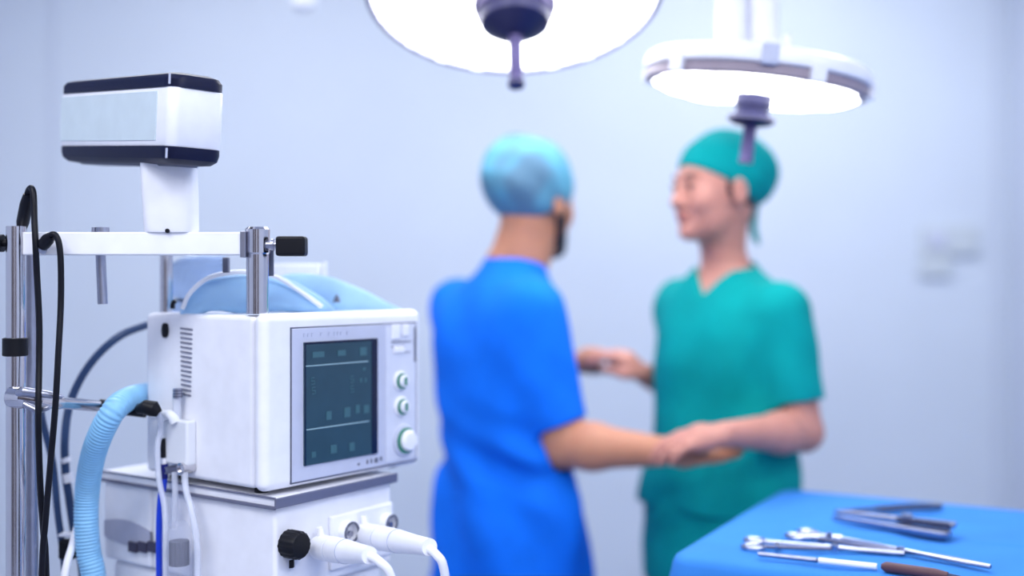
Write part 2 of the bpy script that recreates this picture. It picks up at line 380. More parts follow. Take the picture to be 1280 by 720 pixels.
# probe cables
def frontpt(px, py, out):
    a, z = fc(px, py); p = C1+UC*a-VC*out; p = Vector((p.x, p.y, z)); return p
def probe(label, base, mid, tip, cab, group):
    t = thing('probe_cable', label, 'cable', base, 0, group)
    d = (tip-base); L = d.length
    pts = [base, base+d*.02, base+d*.12, base+d*.3, base+d*.32, base+d*.52, base+d*.8, tip]
    obj('plug_body', MB().tube(pts[:4], [.012, .0165, .0175, .0175], 28), WHITE2, t, world=True)
    obj('plug_ring', MB().tube([pts[3], pts[4]], [.0168, .0168], 28), GREYP, t, world=True)
    obj('plug_grip', MB().tube(pts[4:8], [.0175, .0165, .013, .0115], 28), WHITE2, t, world=True)
    obj('latch', MB().tube([base+d*.06+Vector((0,0,.012)), base+d*.07+Vector((-.003,0,.028))], [.006, .004], 14), WHITE2, t, world=True)
    obj('seam', MB().tube([base+d*.55, base+d*.56], [.0168, .0168], 28), GREYP, t, world=True)
    obj('cord', MB().tube(spline([tip-d*.04]+cab, 8), .0058, 14), WHITE2, t, world=True)
b1 = frontpt(398, 684, .0); t1 = P(462, 694, 1.44)
probe('left white probe plug and cable, next to the black knob', b1, None, t1,
      [P(474, 702, 1.43), P(489, 722, 1.43), P(497, 780, 1.44), P(490, 900, 1.46), P(470, 1200, 1.45), Vector((-.17, 1.40, .05)), Vector((-.15, 1.36, .009))], 'white probe cables')
b2 = frontpt(452, 668, .0); t2 = P(537, 684, 1.47)
probe('right white probe plug and cable, reaching in front of the blue gown', b2, None, t2,
      [P(546, 694, 1.46), P(555, 712, 1.46), P(562, 780, 1.48), P(556, 900, 1.5), P(530, 1200, 1.5), Vector((-.1, 1.46, .05)), Vector((-.07, 1.42, .009))], 'white probe cables')

# ------------------------------------------------------------------ rail stand
st = thing('equipment_rail_stand', 'chrome pole stand with a white crossbar and black clamp knob', 'stand', P(20, 305, 1.56)*1)
st.location.z = 0; bpy.context.view_layer.update()
px0 = P(21, 0, 1.56)
X = lambda px, D: (px-640)/F*D
Zr = lambda py, D: CH+(HZ-py)/F*D
obj('pole', MB().cyl((X(20, 1.53), 1.53, .03), (X(20, 1.53), 1.53, Zr(283, 1.53)), .0128, n=32), CHROME, st, world=True)
obj('pole', MB().cyl((X(38, 1.6), 1.6, .03), (X(38, 1.6), 1.6, Zr(300, 1.6)), .0105, n=32), SATIN, st, world=True)
obj('pole_collar', MB().lathe([(.0145, 0), (.0165, .001), (.0165, .024), (.0145, .025)], 32, 'z', (X(19, 1.53), 1.53, Zr(445, 1.53))), BLACK, st, world=True)
obj('cross_bar', MB().box((X(33, 1.535), 1.522, Zr(319, 1.535)), (X(304, 1.535), 1.552, Zr(290.5, 1.535))), WHITE, st, world=True, bevel=.002)
obj('bar_end_plate', MB().box((X(302, 1.53), 1.52, Zr(322, 1.53)), (X(309, 1.53), 1.554, Zr(289, 1.53))), SATIN, st, world=True, bevel=.001)
pc_ = C0+U*.02+V*.037
obj('post', MB().lathe([(.0152, C0.z+H1-.001), (.0152, Zr(318, 1.54)), (.0168, Zr(316, 1.54)), (.0168, Zr(287, 1.54)), (.014, Zr(284, 1.54)), (.0001, Zr(284, 1.54))], 36, 'z', (pc_.x, pc_.y, 0)), CHROME, st, world=True)
kz = Zr(308, 1.535)
kn = obj('clamp_knob', MB().box((X(346, 1.53), 1.518, kz-.0135), (X(383, 1.53), 1.545, kz+.0135)), BLACK, st, world=True, bevel=.004, label='black clamp knob')
obj('clamp_screw', MB().cyl((X(330, 1.53), 1.533, kz+.002), (X(348, 1.53), 1.533, kz+.002), .0055).tube([(X(339, 1.53), 1.533, kz+.002), (X(342, 1.53), 1.533, kz+.002)], .0085), SATIN, st, world=True)
obj('post_sleeve', MB().cyl((X(336, 1.56), 1.56, Zr(345, 1.56)), (X(336, 1.56), 1.56, Zr(312, 1.56)), .007), DGREY, st, world=True)
obj('clamp_knob', MB().cyl((X(-12, 1.53), 1.53, Zr(304, 1.53)), (X(4, 1.53), 1.53, Zr(304, 1.53)), .012).cyl((X(3, 1.53), 1.53, Zr(304, 1.53)), (X(12, 1.53), 1.53, Zr(304, 1.53)), .005), BLACK, st, world=True)
# hanging hook rod
hr = obj('hook_rod', MB().cyl((X(131, 1.57), 1.562, Zr(380, 1.57)), (X(127, 1.57), 1.562, Zr(286, 1.57)), .0068), SATIN, st, world=True)
obj('hook_screw', MB().cyl((X(119, 1.55), 1.545, Zr(291, 1.54)), (X(119, 1.55), 1.545, Zr(284, 1.54)), .003).cyl((X(130, 1.55), 1.545, Zr(292, 1.54)), (X(130, 1.55), 1.545, Zr(284, 1.54)), .009), SATIN, st, world=True)
# rear pole under the bar reaching the ventilator tray
obj('pole', MB().cyl((X(208, 1.68), 1.68, C0.z+H1-.003), (X(208, 1.68), 1.68, Zr(312, 1.68)), .0095), CHROME, st, world=True)
obj('pole_bracket', MB().box((X(208, 1.68)-.012, 1.552, Zr(315, 1.68)), (X(208, 1.68)+.012, 1.692, Zr(304, 1.68))), WHITE, st, world=True, bevel=.002)
obj('bracket', MB().box((X(284, 1.6)-.004, 1.588, Zr(341, 1.6)), (X(284, 1.6)+.004, 1.6, Zr(322, 1.6))), DGREY, st, world=True, bevel=.001)
# side rod
obj('side_clamp', MB().tube([P(14, 496, 1.52), P(28, 497, 1.515), P(50, 500, 1.52), P(76, 503, 1.55)], [.014, .015, .0105, .0095], 24), CHROME, st, world=True)
obj('clamp_lever', MB().tube([P(22, 492, 1.5), P(30, 489, 1.495), P(60, 493, 1.5), P(78, 496, 1.51)], [.004, .006, .005, .003], 14).tube([P(30, 505, 1.5), P(48, 514, 1.5), P(62, 509, 1.5)], [.004, .005, .003], 12), SATIN, st, world=True)
obj('side_rod', MB().cyl(P(70, 503, 1.55), P(128, 508, 1.622), .0082), CHROME, st, world=True)
obj('rod_sleeve', MB().cyl(P(125, 507, 1.62), P(182, 514, 1.615), .0095), BLACK, st, world=True)
obj('rod_knob', MB().tube([P(172, 512, 1.585), P(182, 509, 1.58), P(192, 511, 1.58), P(199, 517, 1.58)], [.006, .0105, .0115, .006], 20), BLACK, st, world=True)
bs = MB()
for a in range(5):
    an = a*2*PI/5+.3; c = Vector((X(20, 1.53), 1.53, .05))
    obj('base_leg', MB().tube([c, c+Vector((math.cos(an)*.3, math.sin(an)*.3, -.012))], [.016, .012], 14), SATIN, st, world=True)
    q = c+Vector((math.cos(an)*.3, math.sin(an)*.3, -.025)); obj('caster', MB().lathe([(.018, -.01), (.025, -.006), (.025, .006), (.018, .01)], 18, 'x', tuple(q)), BLACK, st, world=True)
obj('pole_foot', MB().cyl((X(38, 1.6), 1.6, .0), (X(38, 1.6), 1.6, .035), .03), BLACK, st, world=True)

# ------------------------------------------------------------------ boxy head on white column
TB = math.radians(47); CB = Vector((-.442, 1.45, 0))
ZB = CH+.21
bh = thing('scanner_head', 'white boxy device head with navy top and bottom bumpers on a white column', 'medical device', matrix=Matrix.Translation(Vector((CB.x, CB.y, ZB))) @ Matrix.Rotation(TB, 4, 'Z') @ Matrix.Rotation(math.radians(4.6), 4, 'X'))
bpy.context.view_layer.update()
def rrect(x0, y0, x1, y1, r, n=6):
    pts = []
    for cx, cy, a0_ in ((x1-r, y0+r, -PI/2), (x1-r, y1-r, 0), (x0+r, y1-r, PI/2), (x0+r, y0+r, PI)):
        for i in range(n+1):
            a = a0_+PI/2*i/n; pts.append((cx+r*math.cos(a), cy+r*math.sin(a)))
    return pts
HW, HD = .082, .32
def slab(secs, x0, y0, x1, y1, r):
    """stack of rounded-rectangle rings (inset, z)"""
    m = MB(); vs = []; fs = []; n = 0
    for ins, z in secs:
        p = rrect(x0+ins, y0+ins, x1-ins, y1-ins, max(.004, r-ins*.6)); n = len(p); vs += [(a, b, z) for a, b in p]
    for i in range(len(secs)-1):
        for k in range(n): fs.append((i*n+k, i*n+(k+1)%n, (i+1)*n+(k+1)%n, (i+1)*n+k))
    fs.append(tuple(reversed(range(n)))); fs.append(tuple((len(secs)-1)*n+k for k in range(n)))
    return m.add(vs, fs)
obj('body', slab([(.001, .174), (0, .176), (0, .249), (.001, .251)], 0, 0, HW, HD, .014), WHITE2, bh).location.z = -.21
obj('top_bumper', slab([(-.001, .251), (-.001, .262), (.003, .268), (.014, .2715), (.03, .272)], 0, 0, HW, HD, .02), NAVY, bh, label='navy top bumper').location.z = -.21
obj('bottom_bumper', slab([(.02, .151), (.008, .1525), (.001, .158), (-.001, .166), (-.001, .174)], 0, 0, HW, HD, .02), NAVY, bh, label='navy bottom bumper').location.z = -.21
obj('underside_plate', slab([(.024, .149), (.022, .1515)], 0, 0, HW, HD, .02), DGREY, bh).location.z = -.21
obj('window_panel', MB().box((-.0012, .035, -.029), (.002, HD-.008, .036)), mat('pale green grey window', (206, 220, 228), .3), bh, bevel=.0008)
for k, (x_, y_) in enumerate(((.0, .006),)):
    for za in (.254, .158): obj('bumper_seam', MB().box((-.0022, .003, za), (-.0005, .0055, za+.013)), GREYP, bh).location.z = -.21
sx, sy = X(212, 1.54), 1.540
stm = MB(); secs = [(.0335, .021, Zr(291, 1.54)), (.035, .022, Zr(288, 1.54)), (.036, .023, Zr(240, 1.54)), (.036, .023, Zr(203, 1.54))]
vs = []; fs = []; n = 0
for i, (hx, hy, z) in enumerate(secs):
    ox = (0.003, .003, .001, -.001)[i]
    p = rrect(-hx, -hy, hx, hy, .014); n = len(p); vs += [(sx+ox+a, sy+b, z) for a, b in p]
for i in range(len(secs)-1):
    for k in range(n): fs.append((i*n+k, i*n+(k+1)%n, (i+1)*n+(k+1)%n, (i+1)*n+k))
fs.append(tuple(reversed(range(n)))); fs.append(tuple((len(secs)-1)*n+k for k in range(n)))
obj('column', stm.add(vs, fs), WHITE2, bh, world=True)
obj('column_collar', MB().box((sx-.030, sy-.02, Zr(215, 1.54)), (sx+.036, sy+.02, Zr(200, 1.54))), GREYP, bh, world=True, bevel=.008)
obj('column_screw', MB().cyl((sx+.004, sy-.024, Zr(289.5, 1.54)), (sx+.004, sy-.02, Zr(289.5, 1.54)), .003), BLACK, bh, world=True)

# ------------------------------------------------------------------ cables, hoses, tubes
def fpt(px, D, z=.012): return Vector(((px-640)/F*D, D, z))
def hose(name, label, cat, pts, r, m, per=10, n=14, group=None):
    o = obj(name, MB().tube(spline(pts, per), r, n), m); return tag(o, label, cat, group)
def cable(label, pts, plug, r=.0042):
    t = thing('black_cable', label, 'cable', (pts[0].x, pts[0].y, pts[0].z), 0, 'black cables looped over the white crossbar')
    obj('cord', MB().tube(spline(pts, 10), r, 12), CABLE, t, world=True)
    obj('plug', MB().tube(plug, [.0065, .0085, .0085, .006], 18), CABLE, t, world=True)
    obj('plug_collar', MB().tube([plug[0]+(plug[0]-plug[1]).normalized()*.006, plug[0]], [.0072, .0072], 18), SATIN, t, world=True)
cable('black cable with a tall loop above the crossbar, nearest the chrome pole',
      [P(33, 252, 1.53), P(35, 240, 1.525), P(39, 235, 1.52), P(42, 244, 1.515), P(43, 275, 1.51), P(44.5, 305, 1.505), P(46, 340, 1.51), P(49, 400, 1.51), P(49, 450, 1.505), P(48, 520, 1.49), P(50, 600, 1.5), P(54, 660, 1.5), P(58, 725, 1.5), P(62, 1000, 1.5), P(60, 1400, 1.5), fpt(64, 1.48, .008)],
      [P(27, 286, 1.54), P(28.5, 278, 1.54), P(33, 255, 1.53), P(35, 243, 1.525)])
cable('black cable with a short loop hooked over the front of the crossbar',
      [P(60, 298, 1.505), P(65, 293, 1.5), P(70, 295, 1.5), P(74, 306, 1.5), P(76, 330, 1.5), P(76, 380, 1.5), P(73, 440, 1.49), P(69, 510, 1.485), P(63, 580, 1.49), P(57, 650, 1.49), P(52, 725, 1.49), P(46, 1000, 1.48), P(44, 1400, 1.47), fpt(40, 1.45, .008)],
      [P(53, 309, 1.51), P(55, 305, 1.508), P(60, 299, 1.505), P(64, 295, 1.503)])
tl = thing('slate_hose', 'slate blue hose looping out from behind the ventilator, banded in white', 'hose', P(178, 408, 1.75))
pts = [P(200, 402, 1.78), P(178, 408, 1.76), P(150, 420, 1.74), P(122, 444, 1.73), P(100, 475, 1.72), P(86, 510, 1.71), P(81, 550, 1.7), P(82, 590, 1.7), P(86, 620, 1.7), P(92, 660, 1.7), P(104, 725, 1.7), P(112, 900, 1.72), P(100, 1200, 1.74), fpt(96, 1.76, .01)]
obj('tubing', MB().tube(spline(pts, 10), .0062, 16), TUBED, tl, world=True)
for a, b in (((82, 572), (84, 578)), ((84, 592), (86, 603))):
    obj('white_band', MB().tube([P(*a, 1.698), P(*b, 1.698)], .0072, 16), WHITE2, tl, world=True)
hose('slate_tube', 'thin slate blue cord slanting down beside the black cables', 'tube', [P(50, 505, 1.62), P(54, 530, 1.66), P(66, 580, 1.68), P(72, 640, 1.68), P(82, 725, 1.68), P(92, 900, 1.69), P(90, 1300, 1.7), fpt(84, 1.7, .008)], .0052, TUBED)
lk = thing('hose_lock', 'black hose connector block low between slate and light blue hoses', 'connector', P(82, 690, 1.66))
obj('body', MB().box(P(72, 700, 1.66), P(100, 672, 1.68)), BLACK, lk, world=True, bevel=.004)
obj('cap', MB().box(P(72, 671.5, 1.66), P(96, 664, 1.68)), WHITE2, lk, world=True, bevel=.002)
# corrugated hose
cp = resample(spline([P(196, 492, 1.74), P(180, 493, 1.71), P(162, 498, 1.63), P(144, 511, 1.572), P(127, 540, 1.575), P(115, 575, 1.6), P(109, 615, 1.62), P(108, 655, 1.62), P(111, 690, 1.62), P(118, 730, 1.62), P(126, 850, 1.63), P(124, 1050, 1.64), fpt(122, 1.64, .3), fpt(118, 1.64, .022)], 20), .00085)
def corr(s): return .0170+.0007*math.sin(2*PI*s/.0050)*min(1, max(.15, (s-.06)/.08))
tag(obj('corrugated_hose', MB().tube(cp, corr, 26), HOSEB, smooth=0), 'light blue corrugated hose curving down from behind the ventilator', 'hose')
hose('white_tube', 'thin white tube passing beneath the light blue corrugated hose', 'tube', [P(106, 600, 1.68), P(101, 640, 1.66), P(91, 680, 1.62), P(80, 725, 1.59), P(66, 850, 1.58), P(60, 1200, 1.58), fpt(62, 1.58, .01)], .0055, WHITE2)
# blue tube with connector, side tubes
def sidept(px, py, out):
    k = (px-640)/F; o_ = C0-U*out; a = (o_.x-k*o_.y)/(k*V.y-V.x); p = o_+V*a; return Vector((p.x, p.y, CH+(HZ-py)/F*p.y))
bl = thing('blue_tube', 'bright blue tube hanging beside the ventilator with a navy connector', 'tube', sidept(202, 550, .012))
q = [sidept(204, 548, .014), sidept(204.5, 572, .014)]
obj('black_sleeve', MB().tube(q, .0046, 16), BLACK, bl, world=True)
obj('clear_joint', MB().tube([q[1], sidept(205, 580, .014)], .0036, 16), WHITE2, bl, world=True)
obj('navy_connector', MB().tube([sidept(205, 580, .014), sidept(205, 598, .014)], [.0062, .0055], 16), TUBEN, bl, world=True)
obj('tubing', MB().tube(spline([sidept(205, 598, .014), sidept(204, 610, .016), sidept(201, 622, .018), sidept(199, 660, .02), sidept(199, 725, .02), sidept(199, 900, .02), sidept(196, 1300, .02), sidept(196, 1530, .03)], 8), .0046, 16), TUBEB, bl, world=True)
hose('clear_tube', 'clear tube arching from the rod knob down past the blue tube', 'tube', [P(198, 514, 1.58), sidept(201, 535, .024), sidept(197, 560, .026), sidept(199, 600, .026), sidept(206, 640, .026), sidept(207, 725, .026), sidept(206, 1100, .03), sidept(206, 1530, .04)], .0042, CLEAR)
hose('clear_tube', 'clear tube dropping from the small side port of the connector block', 'tube', [sidept(218, 590, .010), sidept(219, 620, .012), sidept(217, 660, .012)], .0045, CLEAR)
hose('clear_tube', 'clear tube bowing out from the connector block over the cart side', 'tube', [sidept(231, 583, .010), sidept(232, 610, .016), sidept(240, 640, .020), sidept(246, 680, .02), sidept(247, 730, .02), sidept(246, 1000, .03), sidept(246, 1560, .04)], .0046, CLEAR)
wt = thing('water_trap', 'clear water trap jar with ribbed grey insert against the cart side', 'jar', sidept(228, 700, .02))
cc = sidept(224, 690, .022)
obj('jar', MB().lathe([(.0001, -.034), (.016, -.034), (.0175, -.03), (.0175, .028), (.012, .04), (.008, .044), (.0001, .044)], 28, 'z', tuple(cc)), JAR, wt, world=True)
obj('insert', MB().lathe([(.0001, -.018), (.0135, -.018), (.0135, .016), (.0001, .016)], 48, 'z', tuple(cc), rfun=lambda a: 1+.06*math.cos(12*a)), DGREY, wt, world=True)
# blue breathing bags on top of the ventilator
def blob(secs, m, n=28, wob=.0):
    """lofted closed bag: secs (Vector centre, half width across depth, half height)"""
    cs = spline([s[0] for s in secs], 6); k = len(cs); ts = np.linspace(0, len(secs)-1, k)
    aw = np.interp(ts, range(len(secs)), [s[1] for s in secs]); ah = np.interp(ts, range(len(secs)), [s[2] for s in secs])
    vs = []; fs = []
    for i, c in enumerate(cs):
        t = (cs[min(i+1, k-1)]-cs[max(i-1, 0)]).normalized(); side = t.cross(Vector((0,0,1)))
        side = Vector((0,1,0)) if side.length < .2 else side.normalized(); up = side.cross(t).normalized()
        for j in range(n):
            a = 2*PI*j/n; f = 1+wob*math.sin(3*a+i*.35)+wob*.7*math.sin(5*a-i*.5)
            vs.append(c+side*math.cos(a)*aw[i]*f+up*math.sin(a)*ah[i]*f)
    for i in range(k-1):
        for j in range(n): fs.append((i*n+j, i*n+(j+1)%n, (i+1)*n+(j+1)%n, (i+1)*n+j))
    fs.append(tuple(reversed(range(n)))); fs.append(tuple((k-1)*n+j for j in range(n)))
    return MB().add(vs, fs)
g1 = thing('breathing_bag', 'light blue bag arching over the ventilator top behind the chrome post', 'bag', P(320, 388, 1.62))
obj('film', blob([(P(231, 402, 1.63), .006, .008), (P(238, 388, 1.63), .012, .014), (P(262, 370, 1.63), .02, .024), (P(300, 366, 1.64), .026, .029), (P(345, 368, 1.66), .026, .027), (P(385, 378, 1.68), .02, .018), (P(415, 388, 1.70), .006, .006)], None, wob=.04), BAGB, g1, world=True)
obj('pale_seam', MB().tube(spline([P(228, 386, 1.61), P(238, 366, 1.608), P(262, 347, 1.608), P(300, 340, 1.615), P(342, 345, 1.63), P(372, 362, 1.645), P(402, 383, 1.665)], 8), .0034, 10), FROST, g1, world=True)
g2 = thing('breathing_bag', 'light blue bag sloping down to the right behind the chrome post', 'bag', P(430, 385, 1.8))
obj('film', blob([(P(330, 366, 1.74), .01, .016), (P(365, 362, 1.74), .024, .026), (P(410, 368, 1.76), .026, .027), (P(450, 378, 1.79), .022, .022), (P(482, 388, 1.81), .012, .013), (P(510, 394, 1.83), .004, .005)], None, wob=.03), BAGB, g2, world=True)
obj('valve', MB().lathe([(.001, .012), (.004, .006), (.006, 0), (.0001, 0)], 16, 'z', tuple(P(421, 378, 1.73))), DGREY, g2, world=True)
g3 = thing('folded_blue_sheet', 'folded grey blue sheet hanging behind the crossbar above the ventilator', 'sheet', P(245, 360, 1.72))
obj('film', blob([(P(222, 402, 1.76), .014, .026), (P(226, 372, 1.76), .016, .028), (P(236, 345, 1.76), .018, .03), (P(258, 336, 1.76), .016, .024), (P(284, 330, 1.76), .01, .012)], None, wob=.05), BAGD, g3, world=True)
g4 = thing('white_hose_holder', 'pale white holder box behind the chrome post above the blue bags', 'holder', P(370, 345, 1.84))
obj('body', MB().box(P(338, 352, 1.84), P(404, 330, 1.87)), WHITE, g4, world=True, bevel=.004)
obj('arm', MB().cyl(P(372, 350, 1.86), (P(372, 350, 1.86).x, 1.86, C0.z+H1-.004), .006), WHITE, g4, world=True)
obj('end_lug', MB().box(P(403.5, 352, 1.845), P(409, 328, 1.865)), WHITE2, g4, world=True, bevel=.001)
hose('thin_black_hook', 'short black hook just behind the rear left top edge of the ventilator', 'hook', [P(216, 386, 1.64), P(216, 380, 1.64), P(219, 376, 1.64)], .0035, BLACK)

# ------------------------------------------------------------------ surgical lamps
def lamp_matrix(c, yaw, pitch, roll):
    return Matrix.Translation(c) @ Matrix.Rotation(roll, 4, 'Y') @ Matrix.Rotation(pitch, 4, 'X')
# lamp A: face points to local -Z
RA = .272
la = thing('surgical_lamp', 'large round surgical lamp tilted toward the camera, upper centre', 'surgical lamp',
           matrix=lamp_matrix(P(643, -8, 2.1), 0, math.radians(-20), math.radians(-1)), group='surgical lamps')
obj('housing', MB().lathe([(.0001, .1), (.06, .1), (.12, .075), (.22, .05), (RA+.004, .022), (RA+.006, .004), (RA-.002, -.004), (RA-.006, .006), (.05, .006), (.0001, .006)], 96), WHITE, la)
obj('rim', MB().lathe([(RA-.003, -.006), (RA+.002, -.009), (RA+.008, -.004), (RA+.009, .018), (RA+.004, .026), (RA-.001, .02)], 96, closed=True), LILAC, la)
def scal(a): return 1-.006*abs(math.cos(12*a))
obj('light_face', MB().lathe([(.066, .0), (.07, -.006), (.2, -.008), (RA-.012, -.005), (RA-.005, .004)], 192, rfun=scal), LAMPW, la, label='glowing white lens face')
for rr, nn, ph in ((.125, 9, .2), (.19, 14, .1), (.243, 20, 0)):
    for k in range(nn):
        a = 2*PI*k/nn+ph; c = (rr*math.cos(a), rr*math.sin(a), -.0085)
        lr = MB(); lr.lathe([(.019, -.0005), (.0195, -.003), (.017, -.003), (.017, -.0005)], 20, 'z', c, closed=True); obj('lens_ring', lr, LENSR, la)
obj('hub', MB().lathe([(.07, .01), (.078, -.012), (.078, -.03), (.072, -.034), (.074, -.045), (.07, -.05)], 48), LILAC, la)
obj('hub_cover', MB().lathe([(.070, -.045), (.064, -.068), (.05, -.078), (.03, -.09), (.018, -.096), (.0001, -.096)], 48), NAVYP, la)
hd = obj('handle', MB().lathe([(.0165, -.09), (.015, -.1), (.0125, -.104), (.012, -.182), (.0145, -.185), (.0145, -.188), (.0001, -.188)], 28), LILAC, la)
obj('handle_tip', MB().lathe([(.0145, -.1885), (.015, -.197), (.0001, -.197)], 28), NAVYP, hd)
cA = P(644, -12, 2.1)
obj('arm', MB().tube(spline([cA+Vector((0, .05, .09)), cA+Vector((0, .1, .25)), cA+Vector((.1, .3, .42)), cA+Vector((.2, .5, .5))], 8), .025, 20).cyl(cA+Vector((.2, .5, .45)), Vector((cA.x+.2, cA.y+.5, CEIL)), .035), WHITE, la, world=True)
# lamp B
RB = .2035
cB = P(944, 112, 2.05)
lb_ = thing('surgical_lamp', 'smaller round surgical lamp seen nearly edge-on above the green cap', 'surgical lamp',
            matrix=lamp_matrix(cB, 0, math.radians(2.8), math.radians(7)), group='surgical lamps')
obj('top_ring', MB().lathe([(RB-.03, .048), (RB-.012, .05), (RB-.001, .042), (RB+.003, .03), (RB+.002, .02), (RB-.006, .017), (RB-.03, .017)], 96, closed=True), WHITE2, lb_)
obj('band', MB().lathe([(RB-.03, .018), (RB-.004, .018), (RB-.002, .0), (RB-.008, -.002), (RB-.03, -.001)], 96, closed=True), TAUPE, lb_)
obj('housing', MB().lathe([(.0001, .07), (.05, .068), (.09, .052), (RB-.03, .046), (RB-.028, .012), (RB-.03, .004), (.0001, .004)], 72), WHITE, lb_)
for a in (217, 288, 340, 20, 70, 120, 160):
    an = math.radians(a); m_ = MB().box((RB-.012, -.014, -.003), (RB+.006, .014, .03)); m_.v = [Matrix.Rotation(an, 3, 'Z') @ v for v in m_.v]
    obj('bracket', m_, WHITE2, lb_, bevel=.002)
def petal(a): return 1-.34*math.exp(-((a-1.63)/.2)**2)-.06*(1-abs(math.cos(3.5*(a-.1))))**2-.015*abs(math.cos(14*a))
obj('light_face', MB().lathe([(.034, .003), (.036, -.010), (.1, -.017), (RB-.035, -.012), (RB-.016, -.004), (RB-.012, .004)], 192, rfun=petal), LAMPW, lb_, label='glowing white petal-edged lens face')
obj('hub', MB().lathe([(.034, .0), (.034, -.03), (.03, -.034), (.03, -.046), (.042, -.05), (.044, -.057), (.034, -.064), (.016, -.068), (.0001, -.068)], 40), NAVYP, lb_)
obj('handle', MB().lathe([(.0125, -.064), (.0125, -.075), (.0118, -.08), (.0125, -.128), (.0135, -.131), (.0135, -.135), (.0001, -.135)], 28), LILAC, lb_)
for i, px in enumerate((914, 954)):
    x = X(px, 2.07); obj('suspension_tube', MB().cyl((x, 2.07, Zr(70, 2.05)), (x, 2.07, CEIL), .0285, n=32), WHITE2, lb_, world=True)
obj('yoke', MB().box((X(893, 2.05), 2.03, Zr(86, 2.05)), (X(978, 2.05), 2.11, Zr(52, 2.05))), WHITE, lb_, world=True, bevel=.01)
obj('yoke_lug', MB().cyl(P(984, 66, 2.05), P(984, 44, 2.05), .009), WHITE2, lb_, world=True)
obj('yoke_panel', MB().box((-.036, -RB-.006, .014), (-.008, -RB+.02, .05)), GREYP, lb_, bevel=.004)
# small white rod from the ceiling
cr = thing('ceiling_probe', 'white rounded end of a rod hanging from the ceiling, top left', 'ceiling fixture', (X(380, 3.2), 3.2, CEIL))
z = Zr(12, 3.2); obj('head', MB().lathe([(.0001, z), (.022, z+.002), (.031, z+.012), (.031, z+.1), (.012, z+.12), (.0001, z+.12)], 28, 'z', (X(380, 3.2), 3.2, 0)), WHITE2, cr, world=True)
obj('rod', MB().cyl((X(380, 3.2), 3.2, z+.11), (X(380, 3.2), 3.2, CEIL), .012), WHITE, cr, world=True)
# beige wall plate
wp = thing('wall_plate', 'beige stepped plate on the wall right of the green scrubs', 'wall plate', P(1180, 310, YF))
yy = YF-.02
def wpbox(a, b, c, d, y0, y1): return MB().box((X(a, YF), y0, Zr(d, YF)), (X(c, YF), y1, Zr(b, YF)))
obj('plate', wpbox(1150, 283, 1222, 318, YF-.02, YF), BEIGE, wp, world=True, bevel=.004)
obj('lower_plate', wpbox(1148, 319, 1188, 346, YF-.018, YF), BEIGE, wp, world=True, bevel=.004)
obj('socket_cover', wpbox(1158, 290, 1180, 310, YF-.026, YF-.019), GREYP, wp, world=True, bevel=.003)

# ------------------------------------------------------------------ instrument table
TT = math.radians(-29); TU = Vector((math.cos(TT), math.sin(TT), 0)); TV = Vector((-math.sin(TT), math.cos(TT), 0))
TN = Vector((.243, 1.70, 0)); TZ = 1.0; TW, TD = 1.2, .625
tb = thing('instrument_table', 'steel instrument table under the blue drape, lower right', 'table', TN, TT)
obj('table_top', MB().box((.01, .01, TZ-.045), (TW-.01, TD-.01, TZ-.02)), SATIN, tb, bevel=.004)
for fx in (.06, TW-.06):
    for fy in (.06, TD-.06): obj('leg', MB().cyl((fx, fy, 0), (fx, fy, TZ-.044), .016), CHROME, tb)
obj('shelf', MB().box((.05, .05, .25), (TW-.05, TD-.05, .265)), SATIN, tb, bevel=.003)
dm = MB(); per = []
def perim(r, inset):
    return rrect(inset, inset, TW-inset, TD-inset, r, 10)
base = rrect(-.004, -.004, TW+.004, TD+.004, .035, 12)
def dens(poly, step):
    out = []
    for i in range(len(poly)):
        a = Vector((*poly[i], 0)); b = Vector((*poly[(i+1)%len(poly)], 0)); k = max(1, int((b-a).length/step))
        for j in range(k): out.append(a.lerp(b, j/k))
    return out
bp_ = dens(base, .012); n = len(bp_); cen = Vector((TW/2, TD/2, 0)); vs = []; fs = []
nrmls = []
for i in range(n):
    t = bp_[(i+1)%n]-bp_[i-1]; nrmls.append(Vector((t.y, -t.x, 0)).normalized())
rings = [(-.30, 0), (-.25, 0), (-.2, 0), (-.15, 0), (-.1, 0), (-.06, 0), (-.03, 0), (-.012, -.001), (-.003, -.004), (.001, -.012), (.003, -.03)]+[(.004+.0*k, -.03-.045*k) for k in range(1, 15)]
arc = [0]
for i in range(1, n): arc.append(arc[-1]+(bp_[i]-bp_[i-1]).length)
for off, dz in rings:
    for i in range(n):
        s = arc[i]; p = bp_[i]
        if off < -.02:
            f = -off/.3; tgt = Vector((min(max(p.x, .32), TW-.32), TD/2, 0)); q = p.lerp(tgt, f*.98)
            z = TZ+.0015*math.sin(q.x*23+q.y*9)+.001*math.sin(q.x*51-q.y*37)
        else:
            q = p+nrmls[i]*off; z = TZ+dz
            g = min(1, max(0, -dz-.02)/.3)
            q = q+nrmls[i]*g*(.028+.022*math.sin(s*34)+.012*math.sin(s*57+1.3)+.01*math.sin(s*13))
            z += .002*math.sin(s*60)*g
        vs.append((q.x, q.y, z))
for r in range(len(rings)-1):
    for i in range(n): fs.append((r*n+i, (r+1)*n+i, (r+1)*n+(i+1)%n, r*n+(i+1)%n))
fs.append(tuple(range(n)))
dr = obj('table_drape', MB().add(vs, fs), DRAPE, smooth=60)
dr.matrix_world = Matrix.Translation(TN) @ Matrix.Rotation(TT, 4, 'Z')
tag(dr, 'sky blue drape covering the instrument table', 'drape')
so = dr.modifiers.new('solid', 'SOLIDIFY'); so.thickness = .003; so.offset = 1
